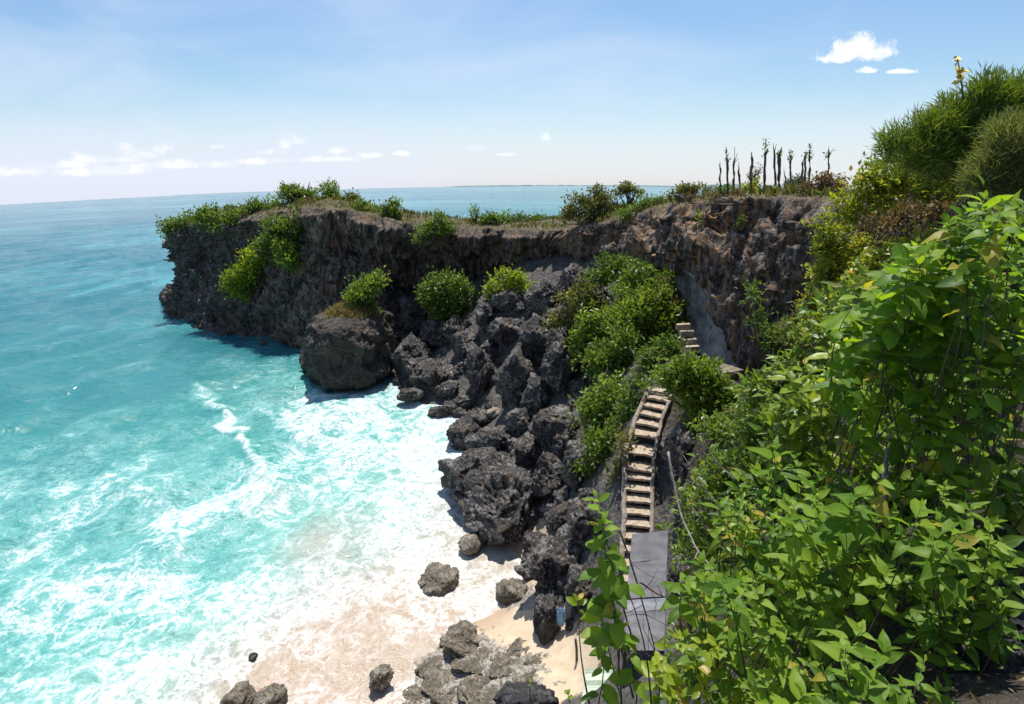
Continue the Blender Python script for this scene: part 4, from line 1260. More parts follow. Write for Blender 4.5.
for q, (lobes, Y, mt, lab) in enumerate((
        ([(738, 430, 18, 16), (764, 418, 18, 16), (782, 430, 22, 20)], 22, 'leaf_bush', 'green shrub low on the earthy slope under the cave'),
        ([(800, 345, 22, 22), (825, 320, 20, 22), (812, 380, 24, 22)], 20, 'leaf_olive', 'olive shrub hugging the slope below the orange tinged shrub'),
        ([(740, 470, 24, 20), (770, 460, 26, 22), (800, 430, 26, 22), (755, 500, 22, 20)], 14.5, 'leaf_bright', 'leafy shrub halfway down the slope behind the long curved leaves'),
        ([(850, 300, 26, 24), (880, 300, 28, 24), (850, 345, 26, 26), (905, 290, 22, 20)], 13, 'leaf_bush', 'dense shrub on the slope behind the big oval leaves'),
        ([(720, 540, 22, 24), (745, 560, 24, 24), (725, 590, 20, 22)], 12.5, 'leaf_bush', 'shrub on the bank beside the grey panels behind the toothed leaves'),
        ([(690, 640, 14, 22), (700, 610, 14, 18), (712, 660, 18, 20)], 13, 'leaf_olive', 'olive shrub at the foot of the bank beside the last grey panel'),
        ([(920, 265, 28, 22), (960, 245, 28, 22), (1000, 240, 30, 24)], 10.5, 'leaf_bush', 'shaded shrub on the slope under the dry reddish scrub'))):
    shrub(lab, lobes, Y, mt, max(4.5, 70 / Y), 2.6, stem_r=.014)
shoots('glossy oval leaved shrub at the right edge reaching highest', fill([(940, 210), (985, 197), (1030, 195), (1045, 330), (960, 330), (900, 265)], 18, 4.4, .5, seed=2), .235, 'leaf_oval', 'oval', (5, 8), .36, .55, 1.2, group=FG, whorl=2)
shoots('glossy shrub with big oval leaves left of the dark gap', fill([(880, 270), (930, 245), (960, 320), (940, 400), (880, 410), (835, 360), (850, 300)], 18, 4.6, .5, seed=3), .235, 'leaf_oval', 'oval', (5, 8), .36, .55, 1.2, group=FG)
shoots('shaded oval leaved shrub below the highest glossy shrub', fill([(960, 320), (1040, 320), (1040, 500), (950, 480), (930, 400)], 24, 4.3, .5, seed=4), .21, 'leaf_oval', 'oval', (4, 7), .4, .58, 1.0, group=FG)
shoots('dark shrub filling the hollow behind the glossy leaves', fill([(860, 330), (1040, 260), (1040, 520), (860, 500)], 22, 5.6, .4, seed=5), .22, 'leaf_oval', 'oval', (5, 7), .36, .55, 1.2, group=FG)
shoots('yellow green broad leaved shrub beside the cave', fill([(770, 385), (800, 360), (850, 335), (880, 420), (860, 470), (790, 450), (762, 415)], 17, 5.6, .6, seed=6), .25, 'leaf_lime', 'oval', (5, 7), .36, .46, 1.2, group=FG)
shoots('mid green shrub with long curved leaves above the toothed shrub', fill([(725, 465), (790, 440), (870, 460), (900, 520), (860, 560), (760, 560), (715, 515)], 19, 4.4, .55, seed=7), .225, 'leaf_oval', 'pointed', (5, 7), .36, .42, 1.1, group=FG)
shoots('toothed leaf shrub in the middle of the foreground', fill([(790, 500), (880, 470), (960, 490), (1005, 540), (960, 620), (860, 640), (780, 600)], 21, 3.5, .45, seed=8), .205, 'leaf_serrate', 'pointed', (5, 7), .36, .5, 1.0, group=FG)
shoots('nearest toothed shrub with a big leaf rosette at the bottom', [(862, 630, 2.25), (845, 645, 2.2), (885, 650, 2.3), (825, 672, 2.2), (868, 680, 2.15), (905, 685, 2.35), (850, 704, 2.1), (925, 660, 2.45), (805, 695, 2.4), (785, 665, 2.7), (890, 708, 2.2), (840, 720, 2.0), (940, 690, 2.5), (770, 700, 2.6)], .185, 'leaf_serrate', 'pointed', (6, 8), .36, .46, .8, group=FG)
shoots('toothed shrub leaning out at the right over bare earth', fill([(930, 540), (990, 520), (1018, 560), (1008, 640), (955, 680), (920, 600)], 19, 3.0, .3, seed=9), .165, 'leaf_serrate', 'pointed', (5, 7), .38, .5, .8, group=FG)
shoots('oval leaved shrub against the bare earth at the right edge', fill([(955, 470), (1030, 470), (1032, 600), (985, 610), (950, 560)], 21, 3.9, .3, seed=21), .18, 'leaf_oval', 'oval', (5, 7), .38, .52, .9, group=FG)
shoots('drooping toothed shrub beside the grey panels', [(700, 562, 3.6), (685, 580, 3.6), (718, 575, 3.7), (695, 595, 3.5), (733, 588, 3.8), (712, 604, 3.6), (705, 575, 3.5), (725, 600, 3.6)], .2, 'leaf_serrate', 'pointed', (5, 7), .36, .52, .9, group=FG)
shoots('lime yellow leaved shrub at the bottom left of the thicket', fill([(655, 645), (690, 628), (740, 640), (755, 704), (640, 718)], 15, 3.3, .35, seed=10), .14, 'leaf_lime', 'oval', (5, 7), .4, .55, .7, group=FG)
shoots('mixed green undergrowth shrub between the toothed shrubs', fill([(720, 570), (800, 560), (840, 620), (820, 704), (740, 704), (730, 640)], 18, 3.3, .5, seed=12), .165, 'leaf_serrate', 'pointed', (5, 7), .38, .48, .9, group=FG)
shoots('shrub with curling yellow leaves above the drooping shrub', [(742, 498, 4.2), (735, 512, 4.2), (752, 508, 4.3), (728, 525, 4.1), (745, 520, 4.2)], .25, 'leaf_lime', 'pointed', (4, 6), .36, .33, .9, group=FG, droop=.7)
shoots('deep shaded shrub under the foreground leaves', fill([(740, 540), (960, 500), (985, 704), (760, 704)], 22, 4.3, .35, seed=14), .2, 'leaf_oval', 'pointed', (5, 7), .36, .5, 1.0, group=FG)
# the young stems standing before the boulders
shoots('tall young leafy stem in front of the boulders', [(597, 497, 3.05), (603, 525, 3.0), (612, 552, 3.0), (598, 545, 3.0)], .165, 'leaf_serrate', 'oval', (5, 6), .5, .55, 1.2, name='leafy_sapling', cat='sapling', root=at_y(640, 760, 2.9))
shoots('short young leafy stem left of the grey panels', [(612, 600, 2.9), (622, 628, 2.85), (600, 610, 2.9), (606, 632, 2.9)], .165, 'leaf_serrate', 'oval', (5, 7), .45, .55, 1.0, name='leafy_sapling', cat='sapling', root=at_y(640, 770, 2.8))
shoots('small pale leaf tuft over the sandy ground', [(578, 598, 3.1)], .11, 'leaf_lime', 'oval', (4, 5), .45, .55, .8, name='leafy_sapling', cat='sapling', root=at_y(610, 740, 3.0))
shoots('round leaves at the bottom edge over the near rock', [(530, 684, 2.6), (568, 694, 2.6)], .07, 'leaf_oval', 'oval', (1, 2), .5, .75, .5, name='leafy_sapling', cat='sapling', root=at_y(560, 740, 2.5))


# bare branches
def branch(label, pts, r, mat='bark_grey', name='bare_branch', twigs=0):
    P = np.array([at_y(*p) for p in pts])
    t = np.linspace(0, 1, len(P)); tt = np.linspace(0, 1, 18)
    Q = np.stack([np.interp(tt, t, P[:, c]) for c in range(3)], 1)
    for _ in range(3): Q[1:-1] = .25 * Q[:-2] + .5 * Q[1:-1] + .25 * Q[2:]
    Q += fbm(Q * 9, 2)[:, None] * r * .7
    a = Acc()
    a.tube(Q, np.linspace(1, .45, 18) * r, 6)
    for q in range(twigs):
        i = RS.randint(3, 16)
        d = norm(RS.normal(size=3) + np.array([0, 0, .3])) * RS.uniform(.1, .35)
        a.tube([Q[i], Q[i] + d * .6, Q[i] + d + RS.normal(size=3) * .03], [r * .45, r * .3, r * .15], 4)
    o = a.build(name, M[mat], None, True, Q[0])
    tag(o, label, 'branch')


branch('bare grey branch arching beside the grey panels', [(668, 452, 6.5), (676, 498, 6.2), (688, 535, 5.8), (706, 562, 5.4), (730, 588, 5.0)], .016, twigs=3)
branch('thin thorny stem crossing the grey panels', [(618, 525, 3.6), (632, 565, 3.5), (645, 610, 3.4), (655, 650, 3.3), (668, 695, 3.2)], .008, 'bark', 'thorny_stem', 12)
branch('short dark twig crossing the grey panels', [(640, 582, 3.5), (655, 592, 3.5), (672, 600, 3.5)], .008, 'bark', 'twig', 3)
branch('pale fallen branch under the lower leaves', [(715, 700, 3.9), (732, 688, 3.9), (752, 676, 3.9), (775, 672, 4.0)], .045, 'bark_grey', 'fallen_branch', 2)
branch('thick shaded trunk behind the glossy leaves', [(924, 480, 5.6), (923, 430, 5.5), (922, 385, 5.5), (918, 340, 5.4)], .045, 'bark', 'woody_stem', 3)
branch('grey dead stub among the toothed shrubs', [(884, 500, 4.4), (885, 470, 4.4), (888, 448, 4.4)], .03, 'bark_grey', 'dead_stub', 2)
branch('dry twigs reaching past the straggling shrub', [(735, 480, 9), (715, 460, 9.2), (700, 435, 9.4)], .012, 'bark_grey', 'dry_twig', 7)
branch('dry twigs standing right of the stair rock', [(728, 520, 8), (702, 485, 8.2), (683, 455, 8.4)], .011, 'bark_grey', 'dry_twig', 8)


# near rubble bottom right
for q, (px, py, w, h, Y, lab) in enumerate(((1000, 600, 46, 40, 3.6, 'pale rubbly stone on the bare earth at the right edge'), (1010, 665, 60, 44, 2.9, 'grey stone in the bottom right corner'),
                                             (965, 690, 44, 34, 2.8, 'dark stone left of the corner stone'), (1012, 540, 40, 44, 4.2, 'shaded stone beneath the oval leaves'), (985, 640, 34, 24, 3.2, 'small dark stone between the corner stones'), (1018, 505, 34, 26, 4.6, 'highest dark stone at the right edge under the leaves'),
    (968, 660, 30, 22, 2.95, 'half buried stone below the leaning shrub'), (1020, 630, 30, 30, 3.2, 'angular stone touching the right edge of the frame'), (992, 700, 34, 22, 2.7, 'flat stone lowest in the corner'))):
    rock_px(lab, px, py, w, h, 'boulder_near', seed=400 + q, Y=Y, sub=5, name='stone', rough=1.4)

# fallen leaves on the bare earth
def litter():
    n = 1500
    xy = np.column_stack([RS.uniform(1.2, 5.2, n), RS.uniform(1.6, 6.5, n)])
    b = np.column_stack([xy, ground_z(xy[:, 0], xy[:, 1]) + .025])
    a = Acc()
    d = RS.normal(size=(n, 3)) * np.array([1, 1, .25]); L = RS.uniform(.03, .1, n)
    leaves(a, b, d, np.array([0, -.2, 1.]) + RS.normal(size=(n, 3)) * .4, L, L * RS.uniform(.3, .6, n), RS.rand(n), 'pointed', 3, .4, .4)
    o = a.build('leaf_litter', M['leaf_brown'], None, False, attr='leaf')
    tag(o, 'dry fallen leaves scattered on the bare earth at right', 'leaf litter', kind='stuff')


litter()

# ------------------------------------------------------------------ stairs
def stairs():
    C = STAIR_C
    root = empty('stairway', C[0], 'sandy stone stairway climbing the slope between shrubs', 'stairs')
    n = len(C)
    lefts, rights = [], []
    for i, c in enumerate(C):
        tg = C[min(i + 1, n - 1)] - C[max(i - 1, 0)]
        h = norm(np.array([tg[0], tg[1], 0])); sd = np.array([h[1], -h[0], 0])
        wd = 25 * scale_at(c) * .5 * (1.0 if i < 11 else .95 - .03 * (i - 11))
        run = np.linalg.norm((C[min(i + 1, n - 1)] - C[max(i - 1, 0)])[:2]) * .5 * (1 if 0 < i < n - 1 else 2)
        # worn block: rounded, noisy slab
        nx, ny = 12, 6
        u = np.linspace(-1, 1, nx); v = np.linspace(-1, 1, ny)
        U, Vv = np.meshgrid(u, v)
        top = c + sd * (U.ravel() * wd)[:, None] + h * ((Vv.ravel() * .6 + .04) * run)[:, None]
        top = top + RS.normal(size=top.shape) * .012
        top[:, 2] += fbm(top * 2.1, 3) * .05 - .02 * (np.abs(U.ravel()) ** 4)
        bot = top.copy(); bot[:, 2] -= .15
        bot += h * .03
        k = nx * ny
        V = np.concatenate([top, bot])
        f = grid_faces(ny, nx)
        edge = np.concatenate([np.arange(nx), np.arange(2 * nx - 1, k, nx), np.arange(k - 2, k - nx - 1, -1), np.arange(k - 2 * nx, 0, -nx)])
        e2 = np.roll(edge, -1)
        side = np.stack([edge, edge + k, e2 + k, e2], 1)
        mesh_object('step', V, [f, side, f[:, ::-1] + k], M['step'], root, False)
        lefts.append(c - sd * (wd + .08) + np.array([0, 0, .06])); rights.append(c + sd * (wd + .07) + np.array([0, 0, .0]))
    for nm, pts, r in (('edging', np.array(lefts[1:]), .15), ('edging', np.array(rights[1:]), .12)):
        t = np.linspace(0, 1, len(pts)); tt = np.linspace(0, 1, 60)
        Q = np.stack([np.interp(tt, t, pts[:, q]) for q in range(3)], 1)
        for _ in range(4): Q[1:-1] = .25 * Q[:-2] + .5 * Q[1:-1] + .25 * Q[2:]
        Q += np.stack([fbm(Q * 1.5 + q * 7, 3) for q in range(3)], 1) * .09
        a = Acc(); a.tube(Q, r * (1 + .3 * fbm(Q * 2.5, 3)), 8)
        a.build(nm, M['edging'], root)
    # upper short flight under the cave
    C2 = UPPER_C
    r2 = empty('stairway', C2[0], 'short upper flight of pale steps at the cave mouth', 'stairs')
    for i, c in enumerate(C2):
        a = Acc()
        h = norm(np.array([-.15, 1, 0])); sd = np.array([h[1], -h[0], 0])
        a.box(c - np.array([0, 0, .2]), sd * .5, h * .17, np.array([0, 0, .2]))
        a.build('step', M['step'], r2, False)
    return C


SP = stairs()


# ------------------------------------------------------------------ grey panel walkway and green sheet
def walkway():
    zt = 9.4
    farL, farR = at_z(632, 534, zt), at_z(668, 530, zt)
    nearL, nearR = at_z(622, 652, zt), at_z(664, 652, zt)
    root = empty('walkway', (farL + nearL) / 2 - np.array([0, 0, 1.2]), 'narrow walkway of weathered grey panels at the stair foot', 'walkway')
    cuts = [0, .30, .62, .72, 1.0]
    for i, (a0, a1) in enumerate(zip(cuts[:-1], cuts[1:])):
        q = [farL + (nearL - farL) * a0, farR + (nearR - farR) * a0, farR + (nearR - farR) * (a1 - .008), farL + (nearL - farL) * (a1 - .008)]
        nx, ny = 10, 14
        u = np.linspace(0, 1, nx); v = np.linspace(0, 1, ny)
        Uu, Vv = np.meshgrid(u, v)
        Uu, Vv = Uu.ravel()[:, None], Vv.ravel()[:, None]
        top = (q[0] * (1 - Uu) + q[1] * Uu) * (1 - Vv) + (q[3] * (1 - Uu) + q[2] * Uu) * Vv
        top[:, 2] += fbm(top * .9 + i * 5, 3) * .07 + (i % 2) * .03 + .006 * np.sin(top[:, 1] * 9)
        bot = top - np.array([0, 0, .05])
        k = nx * ny
        f = grid_faces(ny, nx)
        edge = np.concatenate([np.arange(nx), np.arange(2 * nx - 1, k, nx), np.arange(k - 2, k - nx - 1, -1), np.arange(k - 2 * nx, 0, -nx)])
        e2 = np.roll(edge, -1)
        mesh_object('panel', np.concatenate([top, bot]), [f[:, ::-1], np.stack([edge, e2, e2 + k, edge + k], 1), f + k], M['deck_pale' if i == 2 else 'deck'], root, False)
    for s_ in (0.08, .5, .92):
        for L, R in ((farL, nearL), (farR, nearR)):
            p = L + (R - L) * s_
            a = Acc()
            p = p + (farR - farL) * (.06 if L is farL else -.06)
            a.tube([p - np.array([0, 0, .06]), np.array([p[0], p[1], float(ground_z(p[0], p[1])) - .3])], [.06, .07], 7)
            a.build('post', M['bark'], root)


walkway()


def green_sheet():
    z = 5.2
    q = [at_z(586, 668, z), at_z(612, 668, z), at_z(624, 712, z), at_z(580, 712, z)]
    nx, ny = 40, 8
    Uu, Vv = np.meshgrid(np.linspace(0, 1, nx), np.linspace(0, 1, ny))
    Uu, Vv = Uu.ravel()[:, None], Vv.ravel()[:, None]
    top = (q[0] * (1 - Uu) + q[1] * Uu) * (1 - Vv) + (q[3] * (1 - Uu) + q[2] * Uu) * Vv
    top[:, 2] += .02 * np.sin(Vv.ravel() * 60) + .05 * fbm(top, 2)
    bot = top - np.array([0, 0, .012])
    k = nx * ny
    f = grid_faces(ny, nx)
    edge = np.concatenate([np.arange(nx), np.arange(2 * nx - 1, k, nx), np.arange(k - 2, k - nx - 1, -1), np.arange(k - 2 * nx, 0, -nx)])
    e2 = np.roll(edge, -1)
    o = mesh_object('roofing_sheet', np.concatenate([top, bot]), [f[:, ::-1], np.stack([edge, e2, e2 + k, edge + k], 1), f + k], M['sheet'], None, False, None, q[0])
    tag(o, 'pale green corrugated sheet below the grey panels', 'roofing sheet')


green_sheet()


def small_things():
    # wooden stake in the sand
    p = hit(577, 661)
    a = Acc(); t = at_y(575.5, 639, p[1])
    a.tube([p - np.array([0, 0, .3]), (p + t) / 2 + np.array([.02, 0, 0]), t], [.07, .065, .06], 7)
    tag(a.build('wooden_stake', M['bark'], None, True, p), 'short dark stake standing in the sand', 'stake')
    # crumpled blue plastic
    c = at_y(561, 617, hit(561, 626)[1] - .3)
    V0, F = ico(4)
    s = scale_at(c)
    V = V0 * np.array([3.5 * s, 2.5 * s, 9 * s])
    V = V * (1 + .55 * fbm(V0 * 2.3 + 4, 4, .6, True))[:, None]
    tag(mesh_object('plastic_sheet', V + c, [F], M['bluecloth'], None, False, None, c), 'crumpled blue plastic beside the blunt dark boulder', 'plastic')
    # yellow flowering shoot on the hill
    base = at_y(963, 100, 13.5)
    r = empty('flowering_shoot', base, 'yellow flowering shoot standing above the wispy shrub', 'plant')
    a = Acc()
    pts = [at_y(963, 100, 13.5), at_y(962, 86, 13.5), at_y(960, 72, 13.5), at_y(957.5, 59, 13.5)]
    a.tube(pts, [.02, .016, .013, .008], 6); a.build('stem', M['stem'], r)
    for (px, py, n_, sp, L) in ((957.5, 62, 8, .03, .1), (960.5, 73, 14, .035, .13), (961.5, 80, 16, .035, .14)):
        b = Acc()
        c = at_y(px, py, 13.5)
        B = c + RS.normal(size=(n_, 3)) * sp
        D = RS.normal(size=(n_, 3)) * .8 + np.array([0, 0, .7])
        leaves(b, B, D, np.array([0, -.6, 1.]) + RS.normal(size=(n_, 3)) * .3, np.full(n_, L), np.full(n_, L * .6), RS.rand(n_), 'oval', 4, .3, .4)
        b.build('flower', M['petal'], r, True, attr='leaf')


small_things()

# ------------------------------------------------------------------ pollarded trunks on the plateau
POLES = [  # base px, base py, top px, top py, thickness px, tuft, words
    (720.5, 191, 719.8, 165, 1.7, 0, 'shortest bare trunk at the left end of the row'),
    (728, 191, 726.5, 147, 2.1, 1, 'bare trunk with a thin forked top second in the row'),
    (733.5, 192, 734.5, 147, 2.0, 0, 'straight bare trunk with a long thin tip third in the row'),
    (740.5, 191, 739, 168, 2.2, 0, 'blunt short trunk right of the long tipped trunk'),
    (750.5, 190, 751.5, 155, 2.8, 0, 'reddish thick trunk beside the twiggy bush'),
    (764, 191, 766, 138, 2.5, 2, 'tallest bare trunk with leafy sprouts at its top'),
    (776, 192, 773.5, 148, 2.2, 0, 'dark leafless trunk leaning left of the mossy trunk'),
    (779, 193, 779, 152, 3.2, 2, 'thick mossy trunk with sprouting top'),
    (786, 191, 784.5, 174, 1.5, 0, 'very short thin stick in the gap of the row'),
    (791.5, 184, 790.5, 151, 1.9, 1, 'slim trunk with a small leaf tuft before the hazy tree'),
    (802, 189, 802.5, 161, 2.3, 0, 'stubby trunk with a knobbed top by the white car'),
    (805.5, 188, 805.5, 154, 2.0, 1, 'leaf tufted trunk between the knobbed and tall trunks'),
    (808.5, 187, 810, 145, 2.2, 2, 'tall trunk with a pale feathery top at the row end'),
    (827.5, 180, 829, 153, 1.8, 1, 'lone slim trunk rising from the dry brown shrub'),
]
M['bark_red'] = plain_mat('reddish bark', (.10, .05, .035), (.17, .1, .075), 6, .9, .02, (1, 1, .3))
for i, (bx, by, tx, ty, th, tuft, lab) in enumerate(POLES):
    Y = 47.5 if bx < 815 else 41
    if i == 4: Y = 46
    p0, p1 = at_y(bx, by + 3, Y), at_y(tx, ty, Y)
    s = scale_at(p0)
    r = empty('pollarded_tree', p0, lab, 'tree', 'row of bare trunks on the plateau')
    n = 14
    u = np.linspace(0, 1, n)[:, None]
    pts = p0 + (p1 - p0) * u
    wob = np.stack([fbm(np.column_stack([u[:, 0] * 3, np.full(n, i * 3.7 + q * 11), np.zeros(n)]), 3) for q in range(2)], 1) * .13
    wob -= wob[:1]
    pts[:, :2] += wob * np.minimum(1, u * 3)
    a = Acc()
    thick = th * s * .5
    knee = .72 if i in (1, 2, 5, 12, 9) else .95
    rad = np.where(u[:, 0] < knee, thick * (1.08 - .2 * u[:, 0]), thick * .45 * (1.1 - u[:, 0] * .55))
    rad = rad * (1 + .18 * RS.normal(size=n))
    a.tube(pts, np.maximum(rad, .02), 8)
    # stub branches at the lopping height
    kp = pts[int(n * knee) - 1]
    for q in range(2 if tuft == 0 else 4):
        d = norm(RS.normal(size=3) * np.array([.4, .4, .2]) + np.array([0, 0, 1.2]))
        ln = RS.uniform(.2, .6)
        a.tube([kp, kp + d * ln * .5, kp + d * ln + np.array([0, 0, .1])], [thick * .5, thick * .35, thick * .15], 5)
    a.build('trunk', M['bark_red' if i == 4 else 'bark'], r)
    if tuft:
        b = Acc()
        nn = 26 * tuft
        hgt = np.linalg.norm(p1 - p0)
        cpos = kp + np.clip(RS.rand(nn) ** 1.2, 0, 1)[:, None] * (pts[-1] - kp) + RS.normal(size=(nn, 3)) * .09
        L = RS.uniform(.12, .26, nn)
        rhombs(b, cpos, RS.normal(size=(nn, 3)) + np.array([0, 0, .5]), RS.normal(size=(nn, 3)) + np.array([0, 0, 1.]), L, L * .5, RS.rand(nn) * .9)
        b.build('crown', M['leaf_olive'], r, False, attr='leaf')


# ------------------------------------------------------------------ pale car half hidden on the plateau
def car():
    Y = 46.5
    c = at_y(818, 202, Y)
    r = empty('parked_car', c, 'white car half hidden behind the dry brown shrub', 'car')
    # side profile swept across the width; nose points left in view
    prof = [(-2.0, .35), (-2.05, .62), (-1.9, .8), (-1.05, .93), (-.45, 1.38), (.1, 1.48), (1.1, 1.45), (1.75, 1.0), (2.0, .9), (2.05, .4)]
    w = [.72, .8, .8, .8, .62, .6, .6, .74, .78, .78]
    V = []
    for (x, z), ww in zip(prof, w):
        V += [c + np.array([x, -ww, z]), c + np.array([x, ww, z])]
    n = len(prof)
    i = np.arange(n - 1)
    F4 = np.stack([2 * i, 2 * i + 1, 2 * i + 3, 2 * i + 2], 1)
    side = [[0, 2, 4, 6], [6, 8, 10, 12], [6, 12, 14, 14], [0, 6, 14, 16], [0, 16, 18, 18]]
    F3 = []
    for q in ((0, 2, 4), (0, 4, 6), (0, 6, 14), (0, 14, 16), (0, 16, 18), (6, 8, 10), (6, 10, 12), (6, 12, 14)):
        F3.append(q); F3.append(tuple(x + 1 for x in q[::-1]))
    mesh_object('body', np.array(V), [F4, np.array(F3)], M['paint'], r, False)
    a = Acc()
    for sgn in (-1, 1):
        a.add(np.array([c + np.array([-.85, sgn * .765, .98]), c + np.array([-.4, sgn * .655, 1.32]), c + np.array([1.1, sgn * .645, 1.36]), c + np.array([1.55, sgn * .77, 1.0])]), np.array([[0, 1, 2, 3]]))
    a.build('side_window', M['glass'], r, False)
    a = Acc()
    a.add(np.array([c + np.array([-1.06, -.68, .99]), c + np.array([-1.06, .68, .99]), c + np.array([-.52, .56, 1.36]), c + np.array([-.52, -.56, 1.36])]), np.array([[0, 1, 2, 3]]))
    a.build('windscreen', M['glass'], r, False)
    for x in (-1.3, 1.3):
        for sgn in (-1, 1):
            a = Acc(); a.tube([c + np.array([x, sgn * .62, .32]), c + np.array([x, sgn * .83, .32])], [.32, .32], 18)
            a.build('wheel', M['rubber'], r)


car()


# ------------------------------------------------------------------ world, sun, camera
SUN_EL, SUN_AZ = math.radians(71), math.radians(4)      # azimuth from +Y (view direction) towards +X


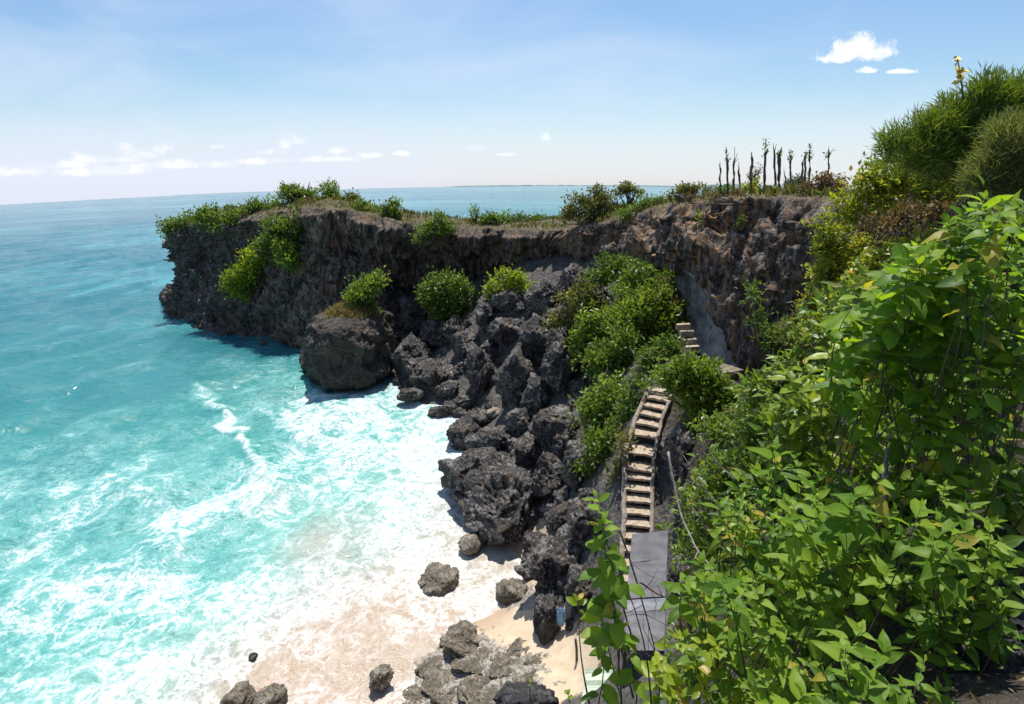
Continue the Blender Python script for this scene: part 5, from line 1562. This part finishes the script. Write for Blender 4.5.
def world():
    w = bpy.data.worlds.new('World'); SC.world = w; w.use_nodes = True
    t = NT(w.node_tree)
    bg = w.node_tree.nodes['Background']
    gen = t.n('ShaderNodeTexCoord').outputs['Generated']
    lift = t.vadd(gen, (0, 0, .085))
    nv = t.n('ShaderNodeVectorMath', operation='NORMALIZE'); t.l(lift, nv.inputs[0])
    sky = t.n('ShaderNodeTexSky', sky_type='NISHITA')
    sky.sun_disc = False; sky.sun_elevation = SUN_EL; sky.sun_rotation = SUN_AZ
    sky.altitude = 0; sky.air_density = 1.15; sky.dust_density = .6; sky.ozone_density = 2.2
    t.l(nv.outputs[0], sky.inputs['Vector'])
    hs = t.n('ShaderNodeHueSaturation'); hs.inputs['Saturation'].default_value = 1.18; hs.inputs['Value'].default_value = .95
    t.l(sky.outputs[0], hs.inputs['Color'])
    # cloud mask: a few ragged puffs where the photograph has them, at infinity
    wn = t.n('ShaderNodeTexNoise'); t.l(gen, wn.inputs['Vector']); wn.inputs['Scale'].default_value = 26; wn.inputs['Detail'].default_value = 7; wn.inputs['Roughness'].default_value = .62
    nz = t.math('SUBTRACT', wn.outputs['Fac'], .5)
    puffs = [(852, 50, 24, 14), (878, 54, 22, 12), (838, 58, 16, 8), (866, 71, 12, 4.5), (898, 72, 14, 4), (140, 155, 20, 9), (92, 160, 20, 8), (118, 160, 30, 6), (296, 142, 15, 7), (268, 152, 18, 5), (336, 151, 9, 5),
             (218, 147, 10, 3), (478, 149, 11, 5), (545, 138, 7, 6), (400, 154, 9, 3), (505, 155, 12, 3), (60, 166, 40, 5), (370, 156, 14, 4), (180, 166, 70, 6), (20, 172, 50, 6), (110, 172, 60, 7), (260, 162, 44, 5), (320, 160, 40, 4), (160, 150, 14, 8), (128, 151, 10, 7), (285, 146, 10, 6)]
    tots = [None, None]
    for pi, (px, py, sx, sy) in enumerate(puffs):
        gi = 0 if pi < 5 else 1
        sx, sy = sx * (1.3 if pi < 3 else 1.12), sy * (1.3 if pi < 3 else 1.2)
        c = norm(ray(px, py))
        rt = norm(np.cross(c, np.array([0, 0, 1.]))); up = np.cross(rt, c)
        k = 1.0 / np.linalg.norm(ray(px, py)) / F_PX
        sub = t.vadd(gen, tuple(float(v) for v in c), 'SUBTRACT')
        d1 = t.n('ShaderNodeVectorMath', operation='DOT_PRODUCT'); t.l(sub, d1.inputs[0]); d1.inputs[1].default_value = tuple(rt / (sx * k))
        d2 = t.n('ShaderNodeVectorMath', operation='DOT_PRODUCT'); t.l(sub, d2.inputs[0]); d2.inputs[1].default_value = tuple(up / (sy * k))
        d3 = t.n('ShaderNodeVectorMath', operation='DOT_PRODUCT'); t.l(sub, d3.inputs[0]); d3.inputs[1].default_value = tuple(c * 8)
        cb = t.n('ShaderNodeCombineXYZ')
        t.l(d1.outputs['Value'], cb.inputs[0])
        # flat bases: below the centre the falloff is quicker
        dn = t.math('MULTIPLY', t.math('MINIMUM', d2.outputs['Value'], 0.0), .9)
        t.l(t.math('ADD', d2.outputs['Value'], dn), cb.inputs[1]); t.l(d3.outputs['Value'], cb.inputs[2])
        ln = t.n('ShaderNodeVectorMath', operation='LENGTH'); t.l(cb.outputs[0], ln.inputs[0])
        v = t.math('SUBTRACT', 1.0, ln.outputs['Value'])
        tots[gi] = v if tots[gi] is None else t.math('MAXIMUM', tots[gi], v)
    fz = t.math('SUBTRACT', t.noise(gen, 75, 6, .65), .5)
    nsum = t.math('ADD', t.math('MULTIPLY', nz, 1.9), t.math('MULTIPLY', fz, 1.5))
    mask = t.math('MAXIMUM', t.smooth(t.math('ADD', tots[0], nsum), .02, .62), t.math('MULTIPLY', t.smooth(t.math('ADD', tots[1], nsum), .0, .95), .62))
    # low pale bank along the horizon and high thin veil
    sep = t.n('ShaderNodeSeparateXYZ'); t.l(gen, sep.inputs[0])
    z = sep.outputs[2]
    bn = t.noise(t.mapping(gen, (5, 5, 16)), 2.2, 7, .6)
    left = t.smooth(sep.outputs[0], .15, -.35)
    bank = t.math('MULTIPLY', t.smooth(t.math('ADD', z, t.math('MULTIPLY', t.math('SUBTRACT', bn, .5), -.09)), .09, -.06), t.math('ADD', t.math('MULTIPLY', left, .25), .6))
    ci = t.math('MULTIPLY', t.smooth(t.noise(t.mapping(gen, (2.2, 5, 9), rot=(0, .2, .3)), 1.3, 4, .5, (.5)), .28, .85), t.smooth(sep.outputs[0], .6, -.05, .06, .55))
    col = t.mix(t.math('MAXIMUM', bank, ci), hs.outputs[0], (5.7, 6.1, 7.4))
    shade = t.noise(t.vadd(gen, (0, 0, -.01)), 22, 5, .6)
    col = t.mix(t.math('MULTIPLY', mask, .92), col, t.mix(t.smooth(shade, .35, .65), (6.4, 6.7, 7.6), (9.4, 9.2, 9.2)))
    t.l(col, bg.inputs['Color'])
    bg.inputs['Strength'].default_value = .108


world()

sun = bpy.data.lights.new('sun', 'SUN')
sun.energy = 5.0; sun.angle = math.radians(.53); sun.color = (1, .955, .88)
so = bpy.data.objects.new('sun', sun); COL.objects.link(so)
sd = Vector((math.sin(SUN_AZ) * math.cos(SUN_EL), math.cos(SUN_AZ) * math.cos(SUN_EL), math.sin(SUN_EL)))
so.rotation_euler = sd.to_track_quat('Z', 'Y').to_euler()
so.location = (0, 0, 80)

cam = bpy.data.cameras.new('camera')
cam.sensor_width = 36; cam.lens = 36 * F_PX / 1024
cam.clip_start = .05; cam.clip_end = 5000
co = bpy.data.objects.new('camera', cam); COL.objects.link(co)
mw = Matrix((RT.tolist(), UPV.tolist(), (-FWD).tolist())).transposed().to_4x4()
mw.translation = Vector(CAM)
co.matrix_world = mw
SC.camera = co

SC.render.engine = 'CYCLES'
SC.view_settings.view_transform = 'Standard'; SC.view_settings.look = 'None'
SC.view_settings.exposure = .38; SC.view_settings.gamma = 1
SC.cycles.max_bounces = 6; SC.cycles.transparent_max_bounces = 6; SC.cycles.caustics_reflective = False; SC.cycles.caustics_refractive = False
SC.cycles.sample_clamp_indirect = 6
SC.cycles.use_denoising = True
